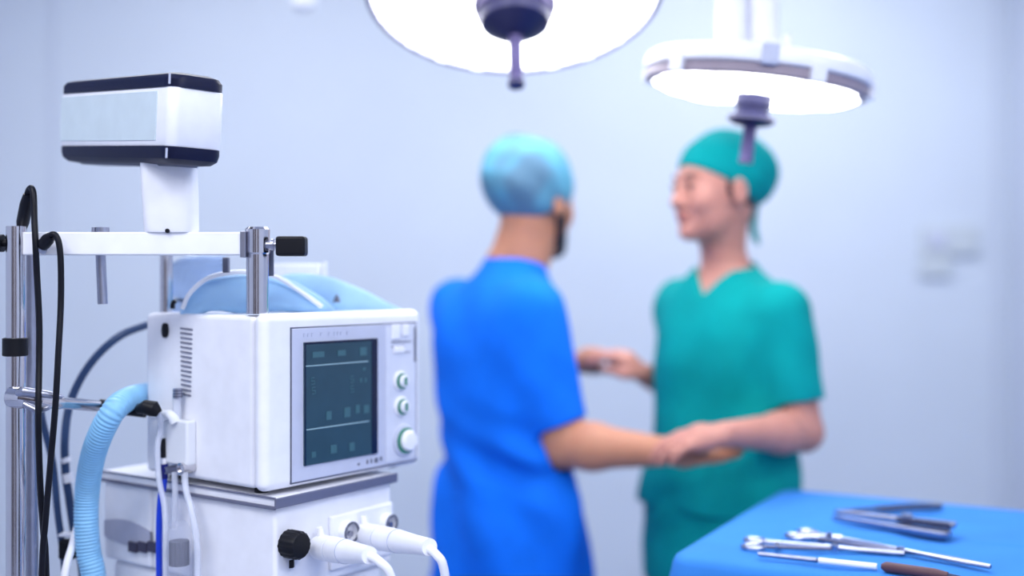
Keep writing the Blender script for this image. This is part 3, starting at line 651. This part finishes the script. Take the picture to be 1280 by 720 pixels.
# instruments: built in local coordinates along +X, laid on the drape
ZI = TZ+.0065
def on_table(px, py):
    D = (CH-ZI)*F/(py-HZ); return Vector((X(px, D), D, ZI))
def instr(name, label, cat, pa, pb, group=None):
    a, b = on_table(*pa), on_table(*pb); d = b-a
    return thing(name, label, cat, a, math.atan2(d.y, d.x), group), d.length
def hemostat(label, pa, pb, spread=.03):
    t, L = instr('hemostat', label, 'hemostat', pa, pb, 'ring-handled clamps on the drape')
    for s in (-1, 1):
        rg = MB(); c = Vector((.018, s*spread, .003)); pts = [c+Vector((.016*math.cos(a), .012*math.sin(a), 0)) for a in [2*PI*k/20 for k in range(20)]]
        pts.append(pts[0]); rg.tube(pts, .003, 8)
        obj('finger_ring', rg, TOOL, t)
        obj('shank', MB().tube(spline([(.034, s*(spread-.004), .003), (L*.35, s*.012, .0035), (L*.58, 0, .004+s*.0012), (L*.8, -s*.004, .004), (L, -s*.0008, .003)], 6), .0033, 8), TOOL if s > 0 else TOOLD, t)
    obj('pivot', MB().cyl((L*.58, 0, .0), (L*.58, 0, .009), .006), TOOL, t)
    obj('ratchet', MB().box((.05, -.02, .002), (.056, .02, .005)), TOOL, t)
hemostat('ring-handled clamp with its rings furthest left on the drape', (928, 681), (1130, 694), .022)
hemostat('ring-handled clamp whose long tips reach the right frame side', (990, 668), (1238, 711), .02)
t, L = instr('dark_forceps', 'dark slim forceps lying furthest back on the drape', 'forceps', (1046, 642), (1176, 636))
for s in (-1, 1): obj('tine', MB().tube(spline([(0, s*.001, .004), (L*.35, s*.006, .005), (L*.75, s*.008, .006), (L*.96, s*.003, .005)], 6), [.0025]*7+[.0042]*12, 10), TOOLD, t)
obj('joint', MB().box((L*.9, -.007, .001), (L, .007, .009)), TOOLD, t, bevel=.001)
t, L = instr('retractor', 'broad silver retractor of two hinged blades behind the clamps', 'retractor', (1040, 652), (1190, 672))
obj('upper_blade', MB().prism([(0, .004), (L*.4, .02), (L*.97, .034), (L, .03), (L, .01), (L*.4, .006)], .012, .02), TOOL, t, bevel=.002)
obj('lower_blade', MB().prism([(0, -.002), (L*.4, .0), (L, .004), (L, -.026), (L*.93, -.03), (L*.4, -.014)], .002, .012), TOOL, t, bevel=.002)
obj('hinge', MB().cyl((L*.62, .012, .002), (L*.62, .012, .026), .009), SATIN, t)
obj('side_wall', MB().box((L*.55, .002, .012), (L*.98, .006, .022)), TOOLD, t, bevel=.001)
t, L = instr('probe_rod', 'thin bright rod lying nearest the drape front edge', 'probe', (948, 696), (1096, 712))
obj('shaft', MB().tube([(0, 0, .004), (L*.5, 0, .004)], [.0035, .004], 12), TOOL, t); obj('sleeve', MB().tube([(L*.52, 0, .004), (L, 0, .004)], [.0045, .0048], 12), WHITE2, t)
obj('joint', MB().tube([(L*.5, 0, .004), (L*.52, 0, .004)], [.003, .003], 12), TOOLD, t)
t, L = instr('brown_handle_tool', 'brown handled tool cropped by the bottom frame edge', 'surgical tool', (1102, 714), (1185, 726))
obj('handle', MB().tube([(0, 0, .007), (.006, 0, .007), (L*.8, 0, .007), (L, 0, .007)], [.004, .0075, .0075, .005], 14), BROWN, t)
obj('tip', MB().tube([(L, 0, .007), (L+.06, 0, .005)], [.0035, .0015], 10), TOOLD, t)
t, L = instr('towel_clip', 'small shiny clip lying between the clamp rings and retractor', 'clip', (1000, 672), (1052, 676))
for s in (-1, 1): obj('jaw', MB().tube(spline([(0, s*.016, .004), (L*.4, s*.01, .005), (L*.7, 0, .005), (L, -s*.006, .004)], 5), .0035, 8), TOOL, t)
obj('screw', MB().cyl((L*.7, 0, .001), (L*.7, 0, .011), .005), TOOL, t)

# PEOPLE
# ------------------------------------------------------------------ people: signed-distance sculpting on a grid, meshed by surface nets
class Field:
    def __init__(s, lo, hi, h):
        s.h = h; s.lo = np.array(lo, float); n = np.ceil((np.array(hi)-s.lo)/h).astype(int)+1; s.n = n
        s.F = np.full(tuple(n), .2, np.float32)
        s.ax = [ (s.lo[i]+h*np.arange(n[i])).astype(np.float32) for i in range(3)]
    def _sl(s, blo, bhi):
        a = np.clip(np.floor((np.array(blo)-s.lo)/s.h).astype(int), 0, s.n); b = np.clip(np.ceil((np.array(bhi)-s.lo)/s.h).astype(int)+1, 0, s.n)
        return tuple(slice(int(x), int(y)) for x, y in zip(a, b))
    def _xyz(s, sl): return s.ax[0][sl[0]][:, None, None], s.ax[1][sl[1]][None, :, None], s.ax[2][sl[2]][None, None, :]
    def op(s, f, blo, bhi, k=.0, mode='u'):
        m = .03+k; sl = s._sl(np.array(blo)-m, np.array(bhi)+m); X_, Y_, Z_ = s._xyz(sl)
        if min(x.stop-x.start for x in sl) <= 0: return
        d = f(X_, Y_, Z_); a = s.F[sl]
        if mode == 'u':
            if k > 0:
                hh = np.clip(.5+.5*(a-d)/k, 0, 1); r = a*(1-hh)+d*hh-k*hh*(1-hh)
            else: r = np.minimum(a, d)
        elif mode == 's':
            d = -d
            if k > 0:
                hh = np.clip(.5-.5*(a-d)/k, 0, 1); r = a*(1-hh)+d*hh+k*hh*(1-hh)
            else: r = np.maximum(a, d)
        s.F[sl] = r
    def cone(s, a, b, ra, rb, k=.0, mode='u'):
        a = np.array(a, np.float32); b = np.array(b, np.float32); ba = b-a; L2 = float(ba@ba)+1e-12
        def f(X_, Y_, Z_):
            px, py, pz = X_-a[0], Y_-a[1], Z_-a[2]
            t = np.clip((px*ba[0]+py*ba[1]+pz*ba[2])/L2, 0, 1)
            return np.sqrt((px-ba[0]*t)**2+(py-ba[1]*t)**2+(pz-ba[2]*t)**2)-(ra+(rb-ra)*t)
        r = max(ra, rb); s.op(f, np.minimum(a, b)-r, np.maximum(a, b)+r, k, mode)
    def chain(s, pts, rs, k=.0):
        for i in range(len(pts)-1): s.cone(pts[i], pts[i+1], rs[i], rs[i+1], k)
    def ell(s, c, r, R=None, k=.0, mode='u', cut=None):
        c = np.array(c, np.float32); r = np.array(r, np.float32); R = np.eye(3) if R is None else np.array(R)
        def f(X_, Y_, Z_):
            px, py, pz = X_-c[0], Y_-c[1], Z_-c[2]
            q = [px*R[0][i]+py*R[1][i]+pz*R[2][i] for i in range(3)]
            k0 = np.sqrt(sum((q[i]/r[i])**2 for i in range(3))); k1 = np.sqrt(sum((q[i]/r[i]**2)**2 for i in range(3)))+1e-9
            d = k0*(k0-1)/k1
            if cut is not None: d = np.maximum(d, cut(*q))
            return d
        m = float(r.max()); s.op(f, c-m, c+m, k, mode)
    def mesh(s):
        Fm = s.F; ins = Fm < 0
        c = np.zeros(tuple(x-1 for x in Fm.shape), np.int8)
        for i in (0, 1):
            for j in (0, 1):
                for k in (0, 1): c += ins[i:i+Fm.shape[0]-1, j:j+Fm.shape[1]-1, k:k+Fm.shape[2]-1]
        act = (c > 0) & (c < 8); idx = np.argwhere(act); vid = np.full(act.shape, -1, np.int32); vid[act] = np.arange(len(idx))
        acc = np.zeros((len(idx), 3)); cnt = np.zeros(len(idx))
        cor = [(i, j, k) for i in (0, 1) for j in (0, 1) for k in (0, 1)]
        val = {q: Fm[idx[:, 0]+q[0], idx[:, 1]+q[1], idx[:, 2]+q[2]] for q in cor}
        for q in cor:
            for ax in range(3):
                if q[ax] == 0:
                    q2 = list(q); q2[ax] = 1; q2 = tuple(q2); a, b = val[q], val[q2]; m = (a < 0) != (b < 0)
                    t = np.where(m, a/(a-b+1e-12), 0); p = np.tile(np.array(q, float), (len(idx), 1)); p[:, ax] = t
                    acc[m] += p[m]; cnt[m] += 1
        V_ = (idx+acc/cnt[:, None])*s.h+s.lo
        faces = []
        for ax in range(3):
            o1, o2 = [(1, 2), (2, 0), (0, 1)][ax]
            sa = [slice(None)]*3; sb = [slice(None)]*3; sa[ax] = slice(0, -1); sb[ax] = slice(1, None)
            A = ins[tuple(sa)]; B = ins[tuple(sb)]; e = np.argwhere(A != B)
            ok = (e[:, o1] > 0) & (e[:, o2] > 0) & (e[:, o1] < act.shape[o1]) & (e[:, o2] < act.shape[o2]); e = e[ok]
            def g(d1, d2):
                q = e.copy(); q[:, o1] -= d1; q[:, o2] -= d2; return vid[q[:, 0], q[:, 1], q[:, 2]]
            quad = np.stack([g(1, 1), g(0, 1), g(0, 0), g(1, 0)], 1)
            flip = ~A[e[:, 0], e[:, 1], e[:, 2]]; quad[flip] = quad[flip][:, ::-1]
            faces.append(quad)
        Q = np.concatenate(faces); Q = Q[(Q >= 0).all(1)]
        return V_, Q
def np_obj(name, V_, Q, m, parent, inv, smooth_it=1):
    M3 = np.array(inv.to_3x3()); V2 = V_@M3.T+np.array(inv.translation)
    me = bpy.data.meshes.new(name); me.vertices.add(len(V2)); me.vertices.foreach_set('co', V2.astype(np.float32).ravel())
    me.loops.add(len(Q)*4); me.loops.foreach_set('vertex_index', Q.astype(np.int32).ravel())
    me.polygons.add(len(Q)); me.polygons.foreach_set('loop_start', np.arange(0, len(Q)*4, 4, dtype=np.int32))
    me.polygons.foreach_set('loop_total', np.full(len(Q), 4, dtype=np.int32)); me.update(calc_edges=True); me.validate()
    me.materials.append(m); me.shade_smooth()
    o = bpy.data.objects.new(name, me); C.objects.link(o); o.parent = parent
    if smooth_it:
        sm = o.modifiers.new('smooth', 'SMOOTH'); sm.factor = .5; sm.iterations = smooth_it
    return o

class Torso:
    """stack of elliptical sections: rows (z, cx, cy, a lateral, b fore-aft)"""
    def __init__(s, rows, yaw):
        r = np.array(sorted(rows)); zz = np.linspace(r[0, 0], r[-1, 0], 60)
        s.z = zz; cols = [np.interp(zz, r[:, 0], r[:, i]) for i in range(1, 5)]
        ker = np.array([1, 2, 3, 2, 1])/9
        s.c = [np.convolve(np.pad(c, 2, 'edge'), ker, 'valid') for c in cols]
        s.fw = (math.cos(yaw), math.sin(yaw)); s.rt = (math.sin(yaw), -math.cos(yaw)); s.lo = r[0, 0]; s.hi = r[-1, 0]
    def fn(s, off=0, z0=None, z1=None, fold=None):
        z0 = s.lo if z0 is None else z0; z1 = s.hi if z1 is None else z1
        def f(X_, Y_, Z_):
            cx, cy, a, b = [np.interp(Z_.ravel(), s.z, c).reshape(Z_.shape).astype(np.float32) for c in s.c]
            lx = (X_-cx)*s.rt[0]+(Y_-cy)*s.rt[1]; ly = (X_-cx)*s.fw[0]+(Y_-cy)*s.fw[1]; a = a+off; b = b+off
            q = ((np.abs(lx)/a)**2.3+(np.abs(ly)/b)**2.3)**(1/2.3)
            d = (q-1)*np.minimum(a, b)
            if fold is not None: d = d+fold(lx, ly, Z_)
            return np.maximum(d, np.maximum(z0-Z_, Z_-z1))
        return f
    def box(s):
        return (s.c[0].min()-.28, s.c[1].min()-.28, s.lo), (s.c[0].max()+.28, s.c[1].max()+.28, s.hi)

def head(Fd, c, yaw, pitch, sex, sc=1.0):
    R = Matrix.Rotation(yaw-PI/2, 3, 'Z') @ Matrix.Rotation(pitch, 3, 'X'); Rn = np.array(R); c = Vector(c)
    def w_(p): return c+R @ (Vector(p)*sc)
    E = lambda p, r, k=.012, mode='u', **kw: Fd.ell(w_(p), np.array(r)*sc, Rn, k, mode, **kw)
    E((0, -.016, .032), (.076, .094, .083)); E((0, .03, -.025), (.060, .062, .088), .03)
    E((0, .034, -.072), (.050 if sex == 'm' else .044, .048, .038), .025); E((0, .078, -.094), (.022, .018, .018), .02)
    E((0, .075, .022), (.046, .018, .011), .012)
    for s_ in (-1, 1):
        E((s_*.036, .066, -.028), (.022, .02, .024), .02)
        E((s_*.033, .100, .0), (.016, .014, .011), .014, 's')
        E((s_*.031, .078, .0), (.0135, .0125, .0115), .004)
        E((s_*.031, .0806, .0062), (.0150, .0125, .0072), .003); E((s_*.031, .0795, -.0105), (.0140, .0105, .0050), .004)
        E((s_*.078, -.004, -.012), (.009, .019, .031), .008); E((s_*.088, .0, -.01), (.006, .010, .018), .005, 's')
        E((s_*.011, .100, -.034), (.008, .010, .007), .006)
    tipy = .114 if sex == 'm' else .107
    Fd.cone(w_((0, .086, .008)), w_((0, tipy, -.027)), .0085*sc, .0098*sc, .014)
    E((0, .0925, -.0555), (.022, .010, .0055), .006); E((0, .0915, -.0665), (.018, .010, .0065), .006)
    return w_, R

def hand(Fd, wrist, d, pn, side, curls, sc=1.0, thumb_in=.3, k=.006):
    """d: finger direction, pn: direction the palm faces, side=+1/-1 thumb side; curls per finger (rad)"""
    d = Vector(d).normalized(); pn = Vector(pn); pn = (pn-d*pn.dot(d)).normalized(); s_ = d.cross(pn)*side
    W = Vector(wrist)
    offs = (.030, .010, -.010, -.028); mlen = (.086, .089, .084, .077); fl_ = (.070, .078, .072, .056)
    for i in range(4):
        kn = W+(d*mlen[i]+s_*offs[i])*sc
        Fd.cone(W+(d*.008+s_*offs[i]*.55)*sc, kn, .0135*sc, .0105*sc, .012)
        p = kn; ang = 0; r0 = (.0092, .0094, .009, .008)[i]*sc
        for j, fr in enumerate((.46, .30, .24)):
            ang += curls[i]*(1, 1, .7)[j]; v = d*math.cos(ang)+pn*math.sin(ang)+s_*offs[i]*(1.2 if j == 0 else .4)
            q = p+v*fl_[i]*fr*sc; r1 = r0*.9; Fd.cone(p, q, r0, r1, .004); p, r0 = q, r1
    Fd.ell(W+d*.048*sc, (.03*sc, .03*sc, .03*sc), None, .02)
    a = W+(d*.018+s_*.022+pn*.006)*sc; b = a+(d*.6+s_*(.75-thumb_in)+pn*thumb_in)*.045*sc; c_ = b+(d*.85+s_*(.3-thumb_in)+pn*thumb_in)*.034*sc; e = c_+(d*.95+pn*thumb_in)*.026*sc
    Fd.chain([a, b, c_, e], [.0155*sc, .0125*sc, .0108*sc, .009*sc], .006)

def n3(x, y, z):
    return (np.sin(x*19+1.3+2*np.sin(z*7))*np.cos(z*11+y*9)+.6*np.sin(y*31-z*17+1.7*np.sin(x*13))+.4*np.sin(z*43+x*27+y*21))

def person(name, label, yaw, foot, rows, arms, headc, hyaw, hpitch, sex, skin, cloth, cap_m, shirt_hem, hsc, necks, legs, sleeve, foldf, low, high, h=.005):
    root = thing(name, label, 'person', foot, yaw-PI/2); bpy.context.view_layer.update(); inv = root.matrix_world.inverted()
    T = Torso(rows, yaw)
    B = Field(low, high, h)
    bl, bh_ = T.box(); B.op(T.fn(-.016, z0=1.24), bl, bh_); B.op(T.fn(-.032, z1=1.27), bl, bh_, .02)
    w_, R = head(B, headc, hyaw, hpitch, sex, hsc)
    B.cone(w_((0, -.022, -.05)), necks[0], .054*hsc, necks[1], .02); B.cone(necks[0], necks[2], necks[1], necks[1]*1.15, .03)
    for A in arms:
        S_, E_, Wr = A['s'], A['e'], A['w']
        B.cone(S_, E_, .05*A['f'], .042*A['f'], .03)
        mid = E_.lerp(Wr, .3)
        B.cone(E_, mid, .041*A['f'], .042*A['f'], .015); B.cone(mid, Wr, .042*A['f'], .0265*A['f'], .02)
        hand(B, Wr, *A['hand'])
    for hip, knee, ank in legs:
        B.cone(hip, knee, .075, .052, .03); B.cone(knee, ank, .052, .036, .02); B.cone(ank, Vector(ank)+Vector((math.cos(yaw)*.12, math.sin(yaw)*.12, -.04)), .036, .026, .02)
    V_, Q = B.mesh(); body = np_obj('body', V_, Q, skin, root, inv, 2)
    # lips material by position in the head frame
    body.data.materials.append(LIPM); Rn = np.array(R)
    cen = V_[Q].mean(1); lc = (cen-np.array(headc))@Rn/hsc
    lip = ((lc[:, 0]/.021)**2+((lc[:, 2]+.0612)/.0105)**2 < 1) & (lc[:, 1] > .085)
    if len(body.data.polygons) == len(Q): body.data.polygons.foreach_set('material_index', lip.astype(np.int32))
    for s_ in (-1, 1):
        e = obj('eye', MB().lathe([(.011*hsc*math.sin(a), .011*hsc*math.cos(a)) for a in [PI*(k+.001)/10 for k in range(11)]], 16, 'z', tuple(w_((s_*.031, .0792, 0)))), EYEW, root, world=True)
        obj('iris', MB().lathe([(.0066*hsc*math.sin(a), .0066*hsc*math.cos(a)) for a in [PI*(k+.001)/8 for k in range(9)]], 12, 'z', tuple(w_((s_*.031, .0866, 0)))), IRIS, e, world=True)
        obj('eyebrow', MB().tube(spline([w_((s_*.015, .0925, .021)), w_((s_*.026, .091, .0255)), w_((s_*.038, .085, .026)), w_((s_*.049, .074, .021))], 4), [.0024]+[.0036]*8+[.003, .0024, .0018, .001], 8), HAIR, root, world=True)
        if sex == 'f': obj('eyelash', MB().tube(spline([w_((s_*.018, .0885, .0035)), w_((s_*.026, .0925, .0072)), w_((s_*.037, .0915, .0072)), w_((s_*.046, .0835, .002))], 4), [.001]+[.0019]*11+[.0012], 6), HAIR, root, world=True)
    # shirt
    Sf = Field(low, high, h)
    Sf.op(T.fn(0, z0=shirt_hem, fold=foldf), bl, bh_)
    for A in arms:
        S_, E_ = A['s'], A['e']; d = (E_-S_).normalized(); he = S_+d*((E_-S_).length*A['sl']); r0, r1 = sleeve
        def slv(X_, Y_, Z_, S_=S_, he=he, r0=r0, r1=r1):
            a = np.array(S_); ba = np.array(he)-a; L2 = ba@ba; px, py, pz = X_-a[0], Y_-a[1], Z_-a[2]
            tt = (px*ba[0]+py*ba[1]+pz*ba[2])/L2; t = np.clip(tt, 0, 1)
            dd = np.sqrt((px-ba[0]*t)**2+(py-ba[1]*t)**2+(pz-ba[2]*t)**2)-(r0+(r1-r0)*t)+.0018*n3(X_*1.2, Y_*1.2, Z_*1.4)
            return np.maximum(dd, (tt-1)*math.sqrt(L2))
        m = np.minimum(np.array(S_), np.array(he))-r0; M_ = np.maximum(np.array(S_), np.array(he))+r0
        Sf.op(slv, m, M_, .035)
        Sf.cone(he-d*.035, he+d*.06, r1-.010, r1-.008, 0, 's')
    # neck opening
    for cut_ in necks[3]:
        if callable(cut_): Sf.op(lambda X_, Y_, Z_: cut_(X_, Y_, Z_), bl, bh_, .004, 's')
        else: Sf.ell(cut_[0], cut_[1], cut_[2], .004, 's')
    V_, Q = Sf.mesh(); np_obj('scrub_top', V_, Q, cloth, root, inv, 2)
    # trousers
    Tf = Field((low[0], low[1], 0), (high[0], high[1], shirt_hem+.12), .008)
    zmin = T.lo; 
    Tf.op(T.fn(-.006, z0=zmin, z1=shirt_hem+.06), bl, bh_)
    for hip, knee, ank in legs:
        Tf.cone(hip, knee, .1, .078, .03); Tf.cone(knee, Vector(ank)+Vector((0, 0, .01)), .078, .062, .02)
    V_, Q = Tf.mesh(); np_obj('trousers', V_, Q, cloth, root, inv, 2)
    for hip, knee, ank in legs:
        sh = Field(np.array(ank)-.2, np.array(ank)+.22, .006); a = Vector((ank[0], ank[1], .045)); fv = Vector((math.cos(yaw), math.sin(yaw), 0))
        Rs = np.array(Matrix.Rotation(yaw, 3, 'Z'))
        sh.ell(a+fv*.06, (.14, .05, .045), Rs, 0); sh.ell(a-fv*.03, (.06, .045, .065), Rs, .03)
        sh.F = np.maximum(sh.F, (.002-sh.ax[2])[None, None, :])
        V_, Q = sh.mesh(); np_obj('shoe', V_, Q, SHOE, root, inv, 1)
    return root, w_, R, inv

def P3(px, py, D): return P(px, py, D)
# ---- man in blue
def row(py, pxc, D, a, b):
    p = P(pxc, py, 2.45); return (p.z, p.x, D, a, b)
yM = math.radians(36)
rows = [(.60, -.01, 2.45, .205, .15), row(720, 632, 2.45, .20, .148), row(660, 634, 2.45, .196, .142), row(620, 636, 2.45, .188, .135), row(570, 636, 2.45, .17, .122),
        row(500, 628, 2.45, .182, .124), row(430, 622, 2.45, .190, .122), row(395, 622, 2.45, .182, .112), row(370, 626, 2.45, .160, .098), row(350, 632, 2.45, .115, .08), row(334, 640, 2.45, .075, .066), row(322, 645, 2.45, .06, .06)]
Ml = dict(s=P(575, 385, 2.56), e=P(640, 522, 2.66), w=P(713, 458, 2.57), f=1.0, sl=.8,
          hand=(Vector((.85, -.1, .35)), Vector((.1, -.3, -1)), 1, (.45, .55, .6, .7), .92))
Mr = dict(s=P(664, 388, 2.33), e=P(706, 556, 2.33), w=P(826, 564, 2.215), f=1.12, sl=.83,
          hand=(Vector((1, .02, -.10)), Vector((0.0, -.25, 1)), -1, (.12, .10, .10, .12), .98))
def foldM(lx, ly, z):
    return .0065*n3(lx*1.2, ly*1.2, z*.6)+.007*np.sin(lx*36+z*16)*np.clip((1.12-z)*4, 0, 1)+.006*np.sin(z*60+lx*26)*np.exp(-((z-1.05)/.08)**2)
hcM = P(666, 249, 2.45)
nbM = P(652, 318, 2.45)
def rotz(a): return np.array(Matrix.Rotation(a, 3, 'Z'))
legsM = []
for s_ in (-1, 1):
    c = Vector((-.01, 2.45, 0))+Vector((math.sin(yM), -math.cos(yM), 0))*s_*.1
    legsM.append((Vector((c.x, c.y, .82)), Vector((c.x+.01, c.y, .47)), Vector((c.x, c.y, .09))))
rootM, wM, RM, invM = person('surgeon', 'person in royal blue scrubs and light blue bouffant cap, seen from behind', yM, (-.01, 2.45, 0), rows, [Mr, Ml], hcM, math.radians(48), math.radians(-4), 'm', SKINM, SCRUBB, CAPB, .60, 1.0,
    (nbM, .058, P(640, 345, 2.46), [(P(650, 318, 2.45), (.072, .072, .03), None)]), legsM, (.070, .058), foldM, (-.30, 2.05, 0), (.62, 2.86, 1.78))
# ---- woman in green
yW = math.radians(222)
def roww(py, pxc, D, a, b):
    p = P(pxc, py, 2.45); return (p.z, p.x, D, a, b)
rowsW = [(.76, .457, 2.47, .178, .13), roww(700, 902, 2.46, .180, .132), roww(640, 900, 2.46, .186, .136), roww(600, 901, 2.45, .180, .128), roww(550, 903, 2.45, .165, .116), roww(500, 903, 2.45, .160, .112),
         roww(450, 902, 2.45, .166, .122), roww(410, 904, 2.45, .166, .116), roww(380, 907, 2.45, .155, .10), roww(362, 909, 2.45, .13, .085), roww(348, 909, 2.45, .095, .072), roww(336, 908, 2.45, .062, .06), roww(326, 907, 2.45, .052, .054)]
Wl = dict(s=P(976, 390, 2.33), e=P(1004, 540, 2.30), w=P(905, 543, 2.155), f=.95, sl=.76,
          hand=(Vector((-1, -.02, -.16)), Vector((.05, .35, -1)), -1, (.30, .32, .34, .38), .93))
Wr = dict(s=P(853, 383, 2.57), e=P(868, 500, 2.66), w=P(802, 466, 2.52), f=.88, sl=.72,
          hand=(Vector((-.8, -.1, .55)), Vector((-.35, .2, -.8)), 1, (.55, .6, .65, .7), .88))
def foldW(lx, ly, z):
    return .0055*n3(lx*1.3, ly*1.3, z*.7)+.006*np.sin(lx*34-z*14)*np.clip((1.15-z)*4, 0, 1)
hcW = P(897, 235, 2.42)
fwW = Vector((math.cos(yW), math.sin(yW), 0))
Vc = P(878, 352, 2.45)
legsW = []
for s_ in (-1, 1):
    c = Vector((.457, 2.47, 0))+Vector((math.sin(yW), -math.cos(yW), 0))*s_*.085
    legsW.append((Vector((c.x, c.y, .82)), Vector((c.x, c.y, .47)), Vector((c.x, c.y, .09))))
tW = P(908, 350, 2.45)
Rv = np.array(Matrix.Rotation(yW-PI/2, 3, 'Z') @ Matrix.Rotation(math.radians(-28), 3, 'X'))
def vneck(X_, Y_, Z_):
    lx = (X_-tW.x)*math.sin(yW)-(Y_-tW.y)*math.cos(yW); ly = (X_-tW.x)*fwW.x+(Y_-tW.y)*fwW.y
    return np.maximum((np.abs(lx)-(Z_-1.385)*.85)*.76, .0-ly)
neckcut = [(P(907, 334, 2.45), (.064, .064, .03), None), vneck]
rootW, wW, RW, invW = person('surgeon', 'person in teal green scrubs and cap facing the one in blue', yW, (.457, 2.47, 0), rowsW, [Wl, Wr], hcW, math.radians(203), math.radians(-2), 'f', SKINW, SCRUBG, CAPG, .925, 1.0,
    (P(903, 300, 2.445), .043, P(908, 345, 2.46), neckcut), legsW, (.064, .056), foldW, (.10, 2.02, 0), (.82, 2.86, 1.78))

# caps, hair, beard (children of the person)
def head_piece(name, root, w_, R, inv, c, prims, m, h=.004, label=None):
    Fd = Field(np.array(c)-.19, np.array(c)+.19, h); prims(Fd)
    V_, Q = Fd.mesh(); o = np_obj(name, V_, Q, m, root, inv, 2)
    if label: o['label'] = label
    return o
RnM = np.array(RM); RnW = np.array(RW)
def capM(Fd):
    def cut(x, y, z):   # z relative to ellipsoid centre (.045)
        return (-.108+.36*(y+.1))-z
    def wob(x, y, z): return 0
    Fd.ell(wM((0, -.018, .038)), (.094, .108, .098), RnM, 0, 'u', cut)
    Fd.ell(wM((-.01, -.05, .06)), (.07, .07, .07), RnM, .02, 'u', lambda x, y, z: (-.105)-z)
    sl = tuple(slice(0, n) for n in Fd.n); X_, Y_, Z_ = Fd._xyz(sl); Fd.F += (.0022*n3(X_*2.2, Y_*2.2, Z_*2.2)).astype(np.float32)
head_piece('bouffant_cap', rootM, wM, RM, invM, hcM, capM, CAPB)
def hairM(Fd):
    Fd.ell(wM((0, -.02, .03)), (.080, .096, .082), RnM, 0, 'u', lambda x, y, z: np.maximum(-.060-z, y-.05))
    for s_ in (-1, 1): Fd.ell(wM((s_*.07, .018, -.0)), (.008, .01, .03), RnM, .006)
head_piece('hair', rootM, wM, RM, invM, hcM, hairM, HAIR)
def beardM(Fd):
    Fd.ell(wM((0, .037, -.076)), (.055, .056, .046), RnM, 0, 'u', lambda x, y, z: np.maximum(-(y+.022), z-.012-.28*np.abs(x)*0))
    Fd.ell(wM((0, .082, -.098)), (.028, .022, .026), RnM, .015)
    for s_ in (-1, 1): Fd.ell(wM((s_*.062, .026, -.045)), (.008, .016, .04), RnM, .012)
    Fd.ell(wM((0, .094, -.064)), (.024, .03, .013), RnM, .004, 's')
    Fd.ell(wM((0, .096, -.046)), (.026, .010, .005), RnM, .003)
head_piece('beard', rootM, wM, RM, invM, hcM, beardM, HAIR, .003)
def capW(Fd):
    Fd.ell(wW((0, -.022, .036)), (.088, .108, .092), RnW, 0, 'u', lambda x, y, z: (-.052+.62*np.clip(y+.0, -.06, .2))-z)
    Fd.ell(wW((0, -.085, .03)), (.066, .055, .062), RnW, .03, 'u', lambda x, y, z: -.055-z)
    sl = tuple(slice(0, n) for n in Fd.n); X_, Y_, Z_ = Fd._xyz(sl); Fd.F += (.0014*n3(X_*2, Y_*2, Z_*2)).astype(np.float32)
sc_cap = head_piece('scrub_cap', rootW, wW, RW, invW, hcW, capW, CAPG)
tm = MB().tube(spline([wW((.0, -.095, -.01)), wW((.012, -.105, -.035)), wW((.01, -.098, -.065)), wW((-.004, -.088, -.098)), wW((-.006, -.098, -.125))], 6), [.004]*4+[.008]*18+[.004]*3, 10)
obj('cap_tie', tm, CAPG, rootW, world=True)
def hairW(Fd):
    Fd.ell(wW((0, -.024, .022)), (.080, .094, .082), RnW, 0, 'u', lambda x, y, z: np.maximum(np.maximum(-.072-z, y-.03), z-.02))
    for s_ in (-1, 1): Fd.ell(wW((s_*.071, .016, .0)), (.007, .007, .02), RnW, .006)
head_piece('hair', rootW, wW, RW, invW, hcW, hairW, HAIR)
